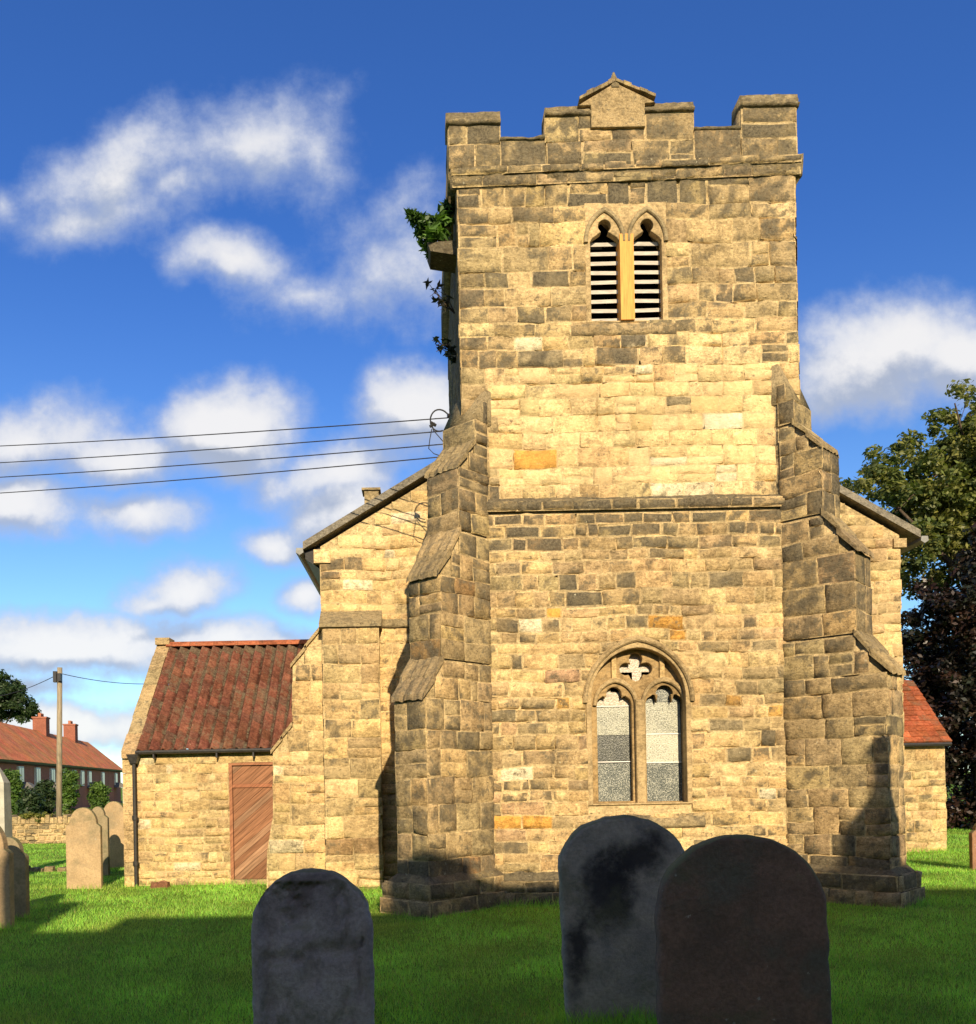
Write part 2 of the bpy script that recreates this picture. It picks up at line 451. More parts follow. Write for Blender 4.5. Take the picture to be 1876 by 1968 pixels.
def masonry(mb, O, U, N, rows, interval, palette, wr, r, joint=0.014, proud=0.007, rough=0.013, dirt=None, override=(), sag=None, smear=0.55, wob=0.03):
    O, U, N = Vector(O), Vector(U).normalized(), Vector(N).normalized()
    seed = r.uniform(0, 100)
    if not rows: return
    zlo, zhi = rows[0][0], rows[-1][1]
    for (z0, z1) in rows:
        for (ua, ub) in interval(z0, z1):
            if ub - ua < 0.05: continue
            # cut points
            cuts = [ua]
            while True:
                wd = r.uniform(*wr) * (1.0 if r.random() < 0.75 else 0.6)
                if ub - cuts[-1] - wd < wr[0] * 0.6:
                    cuts.append(ub); break
                cuts.append(cuts[-1] + wd)
            cuts[0] += r.uniform(-0.014, 0.012); cuts[-1] += r.uniform(-0.012, 0.014)
            for u0, u1 in zip(cuts, cuts[1:]):
                parts = [(z0, z1)]
                if z1 - z0 > 0.22 and r.random() < 0.22:      # snecked: two thin stones instead of one
                    zm = z0 + (z1 - z0) * r.uniform(0.4, 0.6)
                    parts = [(z0, zm), (zm, z1)]
                for (s0, s1) in parts:
                    uc, zc = (u0 + u1) / 2, (s0 + s1) / 2
                    col = pick(palette(uc, zc), r)
                    for (ou, oz, oc) in override:
                        if u0 <= ou <= u1 and s0 <= oz <= s1: col = PAL[oc] if isinstance(oc, str) else oc
                    dd = dirt(uc, zc) if dirt else 0.0
                    dd += r.uniform(-0.14, 0.16)
                    mb.sid = r.uniform(0, 60)
                    lum = col[0] * 0.3 + col[1] * 0.6 + col[2] * 0.1
                    if lum < 0.27:      # a grey stone is a tan one under a broken crust
                        k_ = r.uniform(0.15, 0.6)
                        col = tuple(c * k_ + t_ * (1 - k_) for c, t_ in zip(col, PAL['olive'])); dd += 0.13 + (0.05 if lum < 0.22 else 0)
                    q_ = r.random()
                    mort = tuple(m_ * 0.72 + c * 0.28 for c, m_ in zip(col, MORTAR)) if smear > 0.3 else tuple(m_ * 0.45 + c * 0.55 for c, m_ in zip(col, MORTAR))
                    edge_c = tuple(c * (1 - smear) + m_ * smear for c, m_ in zip(col, MORTAR))
                    edge_d = dd * 0.3 - 0.15
                    j = joint * r.uniform(0.6, 1.25) / 2
                    jit = lambda: r.uniform(-0.014, 0.014)
                    c00 = (u0 + j + jit(), s0 + j + jit()); c10 = (u1 - j + jit(), s0 + j + jit())
                    c11 = (u1 - j + jit(), s1 - j + jit()); c01 = (u0 + j + jit(), s1 - j + jit())
                    wd, ht = u1 - u0, s1 - s0
                    nx = max(2, min(7, int(wd / 0.085))); ny = max(2, min(4, int(ht / 0.085)))
                    ex = min(0.3, 0.011 / wd); ey = min(0.3, 0.011 / ht)
                    xs = [0, ex] + [ex + (1 - 2 * ex) * k / nx for k in range(1, nx)] + [1 - ex, 1]
                    ys = [0, ey] + [ey + (1 - 2 * ey) * k / ny for k in range(1, ny)] + [1 - ey, 1]
                    pr = proud * r.uniform(0.1, 1.2)
                    def wobz(u, z):
                        return z + (sag(u) if sag else 0) + wob * mnoise.noise((u * 1.6 + seed, z * 1.1, seed)) * min(1.0, max(0.0, (z - zlo) * 6), max(0.0, (zhi - z) * 6))
                    def open_joint(u, z):
                        return mnoise.noise((u * 2.6 + seed, z * 6.0, seed + 40)) > 0.36
                    ids = []
                    X_, Y_ = len(xs), len(ys)
                    for b_ in range(-1, Y_ + 1):
                        fy = ys[min(max(b_, 0), Y_ - 1)]
                        row = []
                        for a_ in range(-1, X_ + 1):
                            fx = xs[min(max(a_, 0), X_ - 1)]
                            ox, oy = a_ in (-1, X_), b_ in (-1, Y_)
                            u = (c00[0] * (1 - fx) + c10[0] * fx) * (1 - fy) + (c01[0] * (1 - fx) + c11[0] * fx) * fy
                            z = (c00[1] * (1 - fx) + c10[1] * fx) * (1 - fy) + (c01[1] * (1 - fx) + c11[1] * fx) * fy
                            if ox or oy:
                                if ox: u = u0 if a_ == -1 else u1
                                else: u = min(max(u, u0), u1)
                                if oy: z = s0 if b_ == -1 else s1
                                else: z = min(max(z, s0), s1)
                                q = mnoise.noise((u * 9, z * 9, seed + 3))
                                dep = -0.045 if open_joint(u, z) else -0.003 + 0.004 * q
                                t_ = 1 + 0.12 * q
                                row.append(mb.vert(O + U * u + Vector((0, 0, wobz(u, z))) + N * dep, tuple(m_ * t_ for m_ in mort), -0.1 + (0.5 * dd if dd > 0 else 0)))
                                continue
                            bx = a_ in (0, X_ - 1); by = b_ in (0, Y_ - 1)
                            if bx and by:       # round the corners
                                u += (0.015 if a_ == 0 else -0.015); z += (0.013 if b_ == 0 else -0.013)
                            nz = mnoise.noise((u * 5 + seed, z * 8, seed)) + 0.5 * mnoise.noise((u * 17, z * 23 + seed, seed))
                            dep = (-0.035 if open_joint(u, z) else -0.003) if (bx or by) else pr + rough * nz
                            if bx or by:
                                q = 0.017 * mnoise.noise((u * 15, z * 15, seed))
                                if bx: u += q
                                if by: z += q
                            dv = dd + 0.45 * mnoise.noise((u * 7 + seed, z * 10, seed + 9))
                            row.append(mb.vert(O + U * u + Vector((0, 0, wobz(u, z))) + N * dep, edge_c if (bx or by) else col, edge_d if (bx or by) else dv))
                        ids.append(row)
                    for b_ in range(Y_ + 1):
                        for a_ in range(X_ + 1):
                            mb.face(ids[b_][a_], ids[b_][a_ + 1], ids[b_ + 1][a_ + 1], ids[b_ + 1][a_])

MORTAR = (0.53, 0.395, 0.205)

def curve_solid(loops, depth, bevel=0.0):
    """outline loops in (x, z), holes included -> (verts, faces) of a plate of that depth centred on y = 0"""
    cu = bpy.data.curves.new('outline', 'CURVE')
    cu.dimensions = '2D'
    cu.fill_mode = 'BOTH'
    cu.extrude = max(0.0005, depth / 2 - bevel)
    cu.bevel_depth = bevel
    cu.bevel_resolution = 1
    for lp in loops:
        s = cu.splines.new('POLY')
        s.points.add(len(lp) - 1)
        s.points.foreach_set('co', [q for p in lp for q in (p[0], p[1], 0, 1)])
        s.use_cyclic_u = True
    ob = bpy.data.objects.new('outline', cu)
    C.objects.link(ob)
    dg = bpy.context.evaluated_depsgraph_get()
    me = bpy.data.meshes.new_from_object(ob.evaluated_get(dg))
    vs = [(v.co.x, v.co.z, v.co.y) for v in me.vertices]
    fs = [tuple(reversed(p.vertices)) for p in me.polygons]
    bpy.data.objects.remove(ob)
    bpy.data.curves.remove(cu)
    bpy.data.meshes.remove(me)
    return vs, fs

def add_plate(mb, loops, y, depth, bevel=0.0, col=None):
    vs, fs = curve_solid(loops, depth, bevel)
    o = len(mb.v)
    for (a, b_, c_) in vs:
        mb.vert((a, y + b_, c_), col)
    for f in fs:
        mb.face(*[i + o for i in f])

def rib(mb, o_, i_, y0, y1, col=None, ch=0.014):
    """moulded band between an outer and an inner outline of equally many points, chamfered on both arrises"""
    rings = []
    for (a, b_) in zip(o_, i_):
        m_ = ((a[0] + b_[0]) / 2, (a[1] + b_[1]) / 2)
        L_ = max(1e-4, math.hypot(a[0] - b_[0], a[1] - b_[1])); t = min(0.4, ch / L_)
        q0 = (a[0] + (b_[0] - a[0]) * t, a[1] + (b_[1] - a[1]) * t); q1 = (b_[0] + (a[0] - b_[0]) * t, b_[1] + (a[1] - b_[1]) * t)
        rings.append([mb.vert((x_, yy_, z_), col) for (x_, z_), yy_ in ((a, y1), (a, y0 + ch), (q0, y0), (q1, y0), (b_, y0 + ch), (b_, y1))])
    for A, B in zip(rings, rings[1:]):
        for k in range(5): mb.face(A[k], A[k + 1], B[k + 1], B[k])
    mb.face(*rings[0]); mb.face(*reversed(rings[-1]))

def star_union(cx, cz, circles, n=72):
    """outline of overlapping circles seen from (cx, cz)"""
    pts = []
    for k in range(n):
        a = 2 * math.pi * k / n
        dx, dz = math.cos(a), math.sin(a)
        best_ = 0.01
        for (ox, oz, rr) in circles:
            bq = ox * dx + oz * dz; dq = bq * bq - (ox * ox + oz * oz - rr * rr)
            if dq > 0: best_ = max(best_, bq + math.sqrt(dq))
        pts.append((cx + dx * best_, cz + dz * best_))
    return pts

def arch(xc, hw, z0, zs, zt, n=14, close=True):
    """two-centred pointed arch outline from the right foot over the top to the left foot"""
    rise = zt - zs
    r_ = (hw * hw + rise * rise) / (2 * hw)
    cx = hw - r_
    a_end = math.atan2(rise, -cx)
    pts = [(xc + hw, z0)] if z0 < zs - 1e-6 else []
    pts += [(xc + cx + r_ * math.cos(a_end * k / n), zs + r_ * math.sin(a_end * k / n)) for k in range(n + 1)]
    left = [(2 * xc - p[0], p[1]) for p in reversed(pts[:-1])]
    return pts + left

# ================================================================== GROUND
gm, N, b = new_mat('turf_soil')
pos = N.n('ShaderNodeNewGeometry').outputs['Position']
n1 = N.noise(pos, 0.9, 6, 0.6); n2 = N.noise(pos, 26, 5, 0.7)
gc = N.mix(N.ramp(n1, 0.35, 0.7), (0.13, 0.24, 0.022), (0.21, 0.32, 0.03))
gc = N.mix(N.ramp(n2, 0.35, 0.75, 0, 0.7), gc, (0.03, 0.07, 0.008))
N.put(b.inputs['Base Color'], gc)
b.inputs['Roughness'].default_value = 0.95
b.inputs['Specular IOR Level'].default_value = 0.1
bump(N, b, n2, 0.8, 0.04)
def gz(x, y):
    near = max(0.0, 1 - max(0, y - 60) / 60) if y > 60 else 1.0
    return near * (0.05 * mnoise.noise((x * 0.22, y * 0.22, 3.1)) + 0.025 * mnoise.noise((x * 0.9, y * 0.9, 8.1)))
gb = MB()
xs = [-600, -200, -90, -60] + [-40 + 0.8 * k for k in range(76)] + [30, 60, 90, 200, 600]
ys = [-200, -60, -30, -10] + [-4 + 0.6 * k for k in range(70)] + [45, 60, 90, 140, 300, 1200]
ids = [[gb.vert((x, y, gz(x, y))) for x in xs] for y in ys]
for j in range(len(ys) - 1):
    for i in range(len(xs) - 1):
        gb.face(ids[j][i], ids[j][i + 1], ids[j + 1][i + 1], ids[j + 1][i])
tag(gb.build('ground', gm, smooth=True, rec=False), kind='structure')

# ================================================================== CHURCH
FY = 12.0                     # upper west face of the tower
LY = 11.93                    # lower stage stands a little proud
TX0, TX1 = 0.585, 5.045       # upper stage
BX0, BX1 = 0.52, 5.13         # lower stage
TY1 = 16.4
church = thing('church', 'square buttressed sandstone church tower with battlements and the nave behind it', 'church', (2.8, 12, 0))

zs_string = P(1225, 970, FY).z       # middle string course
zs_par = P(1200, 330, FY).z          # string under the parapet

# -- belfry opening and west window outlines (x, z)
def pz(py, Y=FY, px=1200): return P(px, py, Y).z
def pxx(px, py, Y=FY): return P(px, py, Y).x
bz0, bz1 = pz(618), pz(405)
bxl, bxr = pxx(1131, 520), pxx(1277, 520)
belfry_loop = [(bxr, bz0), (bxr, pz(455)), (pxx(1245, 405), bz1 + 0.06), (pxx(1202, 445), pz(440)), (pxx(1160, 405), bz1 + 0.06), (bxl, pz(455)), (bxl, bz0)]
wxc = pxx(1229, 1420, LY); whw = 0.665
wz0, wzs, wzt = pz(1545, LY, 1229), pz(1340, LY, 1229), pz(1236, LY, 1229)
west_loop = arch(wxc, whw, wz0, wzs, wzt)

# -- tower walls: mortar core with openings, then stones
r1 = random.Random(11)
tw = MB()
tw.col = MORTAR; tw.dirt = -0.1
def rect(x0, x1, z0, z1): return [(x0, z0), (x1, z0), (x1, z1), (x0, z1)]
add_plate(tw, [rect(TX0, TX1, zs_string - 0.1, zs_par), belfry_loop], FY + 0.03 + 0.3, 0.6, col=MORTAR)
add_plate(tw, [rect(BX0, BX1, -0.3, zs_string), west_loop], LY + 0.03 + 0.3, 0.6, col=MORTAR)
tw.box(TX0, TX0 + 0.5, FY + 0.61, TY1, zs_string - 0.1, zs_par, MORTAR)
tw.box(TX1 - 0.5, TX1, FY + 0.61, TY1, zs_string - 0.1, zs_par, MORTAR)
tw.box(BX0, BX0 + 0.5, LY + 0.61, TY1, -0.3, zs_string, MORTAR)
tw.box(BX1 - 0.5, BX1, LY + 0.61, TY1, -0.3, zs_string, MORTAR)
tw.box(TX0 + 0.5, TX1 - 0.5, TY1 - 0.5, TY1 - 0.003, -0.3, zs_par, MORTAR)
tw.box(TX0 + 0.5, TX1 - 0.5, FY + 0.61, TY1 - 0.51, zs_par - 0.3, zs_par - 0.1, MORTAR)

z_patch0, z_patch1 = pz(952), pz(700)
xp0, xp1 = pxx(962, 830), pxx(1470, 830)
def pal_up(u, z):
    n = mnoise.noise((u * 0.8, z * 0.8, 5))
    if z_patch0 - 0.1 < z < z_patch1 + 0.15 * n + (0.25 if u > 3 else -0.1) and xp0 - 0.15 < u < xp1:
        return dict(pale=8, white=1.6 if u > 2.8 else 0.6, gold=1.6, tan=0.6 if u < 2.6 else 0.15, orange=0.06)
    if z < z_patch1 + 0.1 and u <= xp0 - 0.1: return dict(olive=4, grey=3, tan=2)
    if z < z_patch1 + 0.55:
        return dict(pale=4, gold=4, tan=2.5, olive=1.2, grey=0.4, white=0.4)
    return dict(tan=4.5, olive=5, gold=1.4, grey=1.0, pale=0.6)
def dirt_up(u, z):
    d = 0.17
    if z_patch0 < z < z_patch1: d = -0.22 if u > 2.6 else -0.10
    if z > zs_par - 0.9: d += 0.30 * max(0, 1 - (zs_par - z) / 0.9)
    d += 0.25 * max(0, 1 - (u - TX0) / 0.5) + 0.12 * max(0, 1 - (TX1 - u) / 0.5)
    if z < zs_string + 0.3: d += 0.25
    if abs(z - (bz0 - 0.3)) < 0.4 and bxl < u < bxr: d += 0.25
    return d
def iv_up(z0, z1):
    zc = (z0 + z1) / 2
    if z1 < bz0 + 0.02 or z0 > bz1 + 0.03: return [(TX0, TX1)]
    return [(TX0, bxl - 0.02), (bxr + 0.02, TX1)]
rows = courses(zs_string + 0.06, bz0 - 0.17, 0.17, 0.27, r1) + [(bz0 - 0.17, bz0 + 0.015)] + courses(bz0 + 0.015, zs_par - 0.02, 0.2, 0.36, r1)
sag_up = lambda u: 0.05 * (u - 2.8) / 2.2
ov = [(P(1055, 862, FY).x, P(1055, 862, FY).z, 'orange'), (P(1420, 795, FY).x, P(1420, 795, FY).z, 'white'),
      (P(1300, 770, FY).x, P(1300, 770, FY).z, 'grey'), (P(1030, 672, FY).x, P(1030, 672, FY).z, 'grey'), (P(1070, 540, FY).x, P(1070, 540, FY).z, 'dark'),
      (P(1130, 372, FY).x, P(1130, 372, FY).z, 'grey'), (P(1190, 372, FY).x, P(1190, 372, FY).z, 'grey'), (P(1260, 372, FY).x, P(1260, 372, FY).z, 'grey')]
masonry(tw, (0, FY, 0), (1, 0, 0), (0, -1, 0), rows, iv_up, pal_up, (0.24, 0.62), r1, dirt=dirt_up, override=ov)
# left and right flanks of the upper stage, shade painted in through palette and dirt
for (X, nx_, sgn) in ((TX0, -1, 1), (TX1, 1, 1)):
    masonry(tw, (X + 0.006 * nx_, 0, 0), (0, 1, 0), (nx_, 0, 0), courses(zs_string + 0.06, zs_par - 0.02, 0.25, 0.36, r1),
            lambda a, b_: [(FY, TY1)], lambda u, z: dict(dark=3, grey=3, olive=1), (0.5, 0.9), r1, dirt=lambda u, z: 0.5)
# lower stage
fr_out = 0.0
def iv_low(z0, z1):
    zc = (z0 + z1) / 2
    full = (BX0, BX1)
    if z1 < wz0 - 0.12 or z0 > wzt + 0.02: return [full]
    if zc <= wzs: hw = whw + 0.01
    else:
        rise = wzt - wzs; rr = (whw ** 2 + rise ** 2) / (2 * whw)
        t = min(zc - 0.03, wzt) - wzs
        hw = max(0.0, math.sqrt(max(0, rr * rr - t * t)) + whw - rr) + 0.01
    return [(BX0, wxc - hw), (wxc + hw, BX1)]
def pal_low(u, z):
    if z > 4.1: return dict(tan=4, gold=4, olive=2.4, pale=1.2, grey=1.0, rust=0.5)
    if z > 3.2: return dict(gold=4.5, tan=3, pale=2.2, grey=1.4, olive=1.6, orange=0.25, dark=0.2, pink=.2)
    if z < 0.5: return dict(olive=3, grey=2.5, tan=3, gold=1)
    return dict(gold=4.5, pale=2.2, tan=3.2, olive=1.8, grey=0.9, pink=0.2, orange=0.12, dark=0.1)
def dirt_low(u, z):
    d = 0.10 + 0.12 * mnoise.noise((u * 0.9, z * 0.9, 6.0))
    if z > zs_string - 0.8: d += 0.40 * max(0, 1 - (zs_string - z) / 0.8)
    if z < 0.55: d += 0.3
    return d
def LP(px, py, c_):
    q = P(px, py, LY); return (q.x, q.z, c_)
ovl = [LP(1308, 1200, 'orange'), LP(1305, 1220, 'orange'), LP(1018, 1197, 'white'), LP(1070, 1178, 'orange'), LP(1118, 1152, 'dark'), LP(1150, 1145, 'dark'),
       LP(1210, 1115, 'dark'), LP(1105, 1115, 'grey'), LP(1385, 1108, 'grey'), LP(1040, 1045, 'rust'), LP(985, 1045, 'rust'), LP(1093, 1295, 'pink'), LP(1400, 1390, 'grey'),
       LP(1000, 1585, 'orange'), LP(1050, 1585, 'orange'), LP(1470, 1525, 'white'), LP(970, 1475, 'white'), LP(1460, 1000, 'rust'), LP(1430, 1445, 'grey'), LP(990, 1372, 'grey')]
rows = courses(0.02, wz0 - 0.13, 0.15, 0.25, r1) + courses(wz0 - 0.13, zs_string - 0.12, 0.13, 0.23, r1)
masonry(tw, (0, LY, 0), (1, 0, 0), (0, -1, 0), rows, iv_low, pal_low, (0.18, 0.52), r1, joint=0.022, dirt=dirt_low, override=ovl, rough=0.014)
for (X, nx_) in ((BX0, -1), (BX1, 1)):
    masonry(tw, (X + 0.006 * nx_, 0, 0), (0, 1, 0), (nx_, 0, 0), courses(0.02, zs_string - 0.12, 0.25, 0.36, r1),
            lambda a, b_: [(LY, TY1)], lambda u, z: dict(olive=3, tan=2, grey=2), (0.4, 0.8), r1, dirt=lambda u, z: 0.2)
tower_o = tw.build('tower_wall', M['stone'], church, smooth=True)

def rough_strip(mb, x0, x1, y, zc, prof, col, dirt, seg=0.07, amp=0.012, slope=0.0, r=rng):
    """a moulded course along x: profile points (outward, up); broken up by stone joints and erosion"""
    n = max(2, int((x1 - x0) / seg))
    rings = []
    sd_ = r.uniform(0, 99)
    nextj = x0 + r.uniform(0.3, 0.7); tone = r.uniform(0.8, 1.15); off = 0
    for i in range(n + 1):
        x = x0 + (x1 - x0) * i / n
        if x > nextj:
            nextj = x + r.uniform(0.35, 0.8); tone = r.uniform(0.75, 1.2); off = r.uniform(-0.012, 0.012)
        ring = []
        for k, (o_, u_) in enumerate(prof):
            e = amp * mnoise.noise((x * 6 + sd_, k * 3.3, sd_)) + amp * 0.8 * mnoise.noise((x * 19 + sd_, k * 3.3, 1.0))
            oo = o_ + (e + off if o_ > 0.01 else 0)
            ring.append(mb.vert((x, y - oo, zc + u_ + e * 0.7 + off * 0.5 + slope * (x - (x0 + x1) / 2)), tuple(c * tone for c in col), dirt + r.uniform(-0.1, 0.1)))
        rings.append(ring)
    for A, B in zip(rings, rings[1:]):
        for k in range(len(prof) - 1):
            mb.face(A[k], B[k], B[k + 1], A[k + 1])
    mb.face(*rings[0]); mb.face(*reversed(rings[-1]))

# -- string courses
st = MB()
rough_strip(st, BX0 + 0.33, BX1 - 0.3, LY, zs_string, [(-0.05, -0.07), (0.02, -0.065), (0.025, 0.0), (0.02, 0.045), (-0.02, 0.09), (-0.08, 0.11)], PAL['olive'], 0.5, amp=0.02, seg=0.05)
masonry(st, (0, LY - 0.03, 0), (1, 0, 0), (0, -1, 0), [(zs_string - 0.085, zs_string + 0.05)], lambda a, b_: [(BX0 + 0.35, BX1 - 0.32)], lambda u, z: dict(olive=3, grey=3, dark=1, tan=.6), (0.22, 0.6), r1,
        joint=0.02, proud=0.03, rough=0.03, dirt=lambda u, z: 0.5, wob=0.02, smear=0.2)
st.build('string_course', M['stone'], church, smooth=True)
st = MB()
slp = (P(1530, 312, FY).z - P(870, 338, FY).z) / (TX1 - TX0)
prof_top = [(-0.05, -0.15), (0.01, -0.14), (0.03, -0.10), (0.035, -0.03), (0.05, 0.0), (0.06, 0.06), (0.055, 0.11), (-0.05, 0.13)]
rough_strip(st, TX0 - 0.09, TX1 + 0.09, FY, zs_par, prof_top, PAL['olive'], 0.38, amp=0.02, slope=slp, seg=0.05)
xm0 = (TX0 + TX1) / 2
for (za, zb_, o_, pr_) in ((-0.14, -0.01, 0.03, 0.012), (0.0, 0.10, 0.065, 0.02)):
    masonry(st, (0, FY - o_, 0), (1, 0, 0), (0, -1, 0), [(zs_par + za, zs_par + zb_)], lambda a, b_: [(TX0 - 0.07, TX1 + 0.07)], lambda u, z: dict(olive=4, grey=2, tan=2, dark=.3), (0.3, 0.75), r1,
            joint=0.014, proud=pr_, rough=0.022, dirt=lambda u, z: 0.36, wob=0.012, smear=0.2, sag=lambda u: slp * (u - xm0))
st.box(TX0 - 0.10, TX0 + 0.1, FY + 0.052, TY1 + 0.1, zs_par - 0.08, zs_par + 0.1, PAL['grey'])
st.box(TX1 - 0.1, TX1 + 0.10, FY + 0.052, TY1 + 0.1, zs_par - 0.08, zs_par + 0.1, PAL['grey'])
st.build('string_course', M['stone'], church, smooth=True)

# -- parapet with battlements
PY = FY - 0.06
pp = MB(); pp.dirt = 0.3
def PZ(px, py): return P(px, py, PY).z
def PXx(px, py=250): return P(px, py, PY).x
px0, px1 = PXx(861, 300), PXx(1533, 270)
zb = zs_par + 0.06
pal_par = lambda u, z: dict(olive=4, tan=3, grey=2.2, gold=1.2, dark=.35)
dirt_par = lambda u, z: 0.42
segs = [  # x0, x1, top z, kind
    (px0, PXx(961, 260), PZ(910, 239)), (PXx(961, 260), PXx(1048, 260), PZ(1005, 268)), (PXx(1048, 240), PXx(1334, 235), PZ(1190, 218)),
    (PXx(1334, 240), PXx(1424, 240), PZ(1380, 248)), (PXx(1424, 230), px1, PZ(1480, 204))]
for (a, b_, zt) in segs:
    pp.col = MORTAR
    pp.box(a, b_, PY + 0.03, PY + 0.36, zb - 0.15 + (0.001 if a == segs[0][0] else 0), zt, MORTAR)
    masonry(pp, (0, PY, 0), (1, 0, 0), (0, -1, 0), [(zb - 0.02, zb + 0.30), (zb + 0.30, zt)] if zt - zb > 0.5 else [(zb - 0.02, zt)],
            lambda q, w_, a=a, b_=b_: [(a, b_)], pal_par, (0.35, 0.75), r1, dirt=dirt_par)
# side parapets
for X in (px0, px1 - 0.34):
    pp.box(X, X + 0.34, PY + 0.37, TY1 + 0.1, zb - 0.12, PZ(1200, 262), PAL['grey'])
    for k in range(3):
        y0 = PY + 0.375 if k == 0 else PY + 0.375 + k * 1.45
        pp.box(X + 0.002, X + 0.338, y0, y0 + (0.5 if k == 0 else 0.9), PZ(1200, 262) - 0.02, PZ(1200, 226), PAL['grey'])
pp.build('parapet', M['stone'], church, smooth=True)

prof_cap = [(-0.36, 0.0), (0.03, 0.0), (0.055, 0.03), (0.05, 0.07), (0.0, 0.10), (0.01, 0.13), (-0.02, 0.20), (-0.02, 0.245), (-0.34, 0.25)]
gl, gr_ = PXx(1137, 250), PXx(1237, 250)
for (i, ca, cb2) in ((0, segs[0][0] - 0.02, segs[0][1] + 0.01), (2, segs[2][0], gl - 0.003), (2, gr_ + 0.003, segs[2][1]), (4, segs[4][0], segs[4][1] + 0.02)):
    zt = segs[i][2]
    k_ = 0.76 if i != 2 else 0.60
    ztc = zt - 0.015 + (0.02 * ((ca + cb2) / 2 - (segs[2][0] + segs[2][1]) / 2) if i == 2 else 0)
    cp = MB()
    rough_strip(cp, ca, cb2, PY, ztc, [(o_, u_ * k_) for o_, u_ in prof_cap], PAL['olive'], 0.36, amp=0.018, slope=0.02 if i == 2 else 0.0, seg=0.05)
    cp.build('coping', M['stone'], church, smooth=True)
for i in (1, 3):
    a, b_, zt = segs[i]
    cp = MB()
    rough_strip(cp, a + 0.004, b_ - 0.004, PY, zt - 0.01, [(-0.36, 0), (0.02, 0), (0.02, 0.03), (-0.05, 0.06), (-0.35, 0.06)], PAL['grey'], 0.3)
    cp.build('coping', M['stone'], church, smooth=True)

# gabled block in the middle of the parapet
gbm = MB(); gbm.dirt = 0.2
GY = PY - 0.05
gl, gr_ = PXx(1137, 250), PXx(1237, 250)
gz0, gze, gzp = PZ(1187, 247), PZ(1187, 203), PZ(1180, 166)
add_plate(gbm, [[(gl, gz0), (gr_, gz0), (gr_, gze), (gr_ + 0.11, gze + 0.01), ((gl + gr_) / 2 - 0.03, gzp), (gl - 0.14, gze - 0.01), (gl, gze - 0.01)]], GY + 0.21, 0.42, 0.012, PAL['tan'])
gbm.build('gablet', M['stone'], church)
gc_ = MB(); gc_.dirt = 0.3
xm = (gl + gr_) / 2 - 0.03
for (xa, za) in ((PXx(1112, 196), PZ(1112, 199)), (PXx(1258, 190), PZ(1256, 193))):
    nst = 5
    for k in range(nst):
        t0, t1 = k / nst, (k + 0.97) / nst
        p0 = Vector((xa + (xm - xa) * t0, 0, za + (gzp + 0.02 - za) * t0)); p1 = Vector((xa + (xm - xa) * t1, 0, za + (gzp + 0.02 - za) * t1))
        up = Vector((0, 0, 0.035 + 0.03 * rng.random()))
        yy0, yy1 = GY - 0.018 - 0.012 * rng.random(), GY + 0.42
        q0, q1 = p0, p1
        gc_.loft([(q0.x, yy0, q0.z), (q1.x, yy0, q1.z), (q1.x, yy1, q1.z), (q0.x, yy1, q0.z)],
                 [(q0.x, yy0, q0.z + up.z), (q1.x, yy0, q1.z + up.z), (q1.x, yy1, q1.z + up.z), (q0.x, yy1, q0.z + up.z)], pick(dict(olive=2, grey=2, tan=1), r1))
gc_.build('gablet_coping', M['stone'], church)
fb = MB(); fb.dirt = 0.35
ftop = P(1178, 134, GY).z
fx = xm
rad = [(0.11, gzp - 0.05), (0.11, gzp + 0.055), (0.085, gzp + 0.075), (0.072, ftop - 0.12), (0.042, ftop - 0.05), (0.012, ftop + 0.03)]
prev = None
for (rr, zz) in rad:
    ring = [fb.vert((fx + rr * math.cos(k * math.pi / 4 + 0.39), GY + 0.09 + rr * math.sin(k * math.pi / 4 + 0.39), zz), PAL['olive']) for k in range(8)]
    if prev:
        for k in range(8): fb.face(prev[k], prev[(k + 1) % 8], ring[(k + 1) % 8], ring[k])
    prev = ring
fb.face(*prev)
fb.build('finial', M['stone'], church)

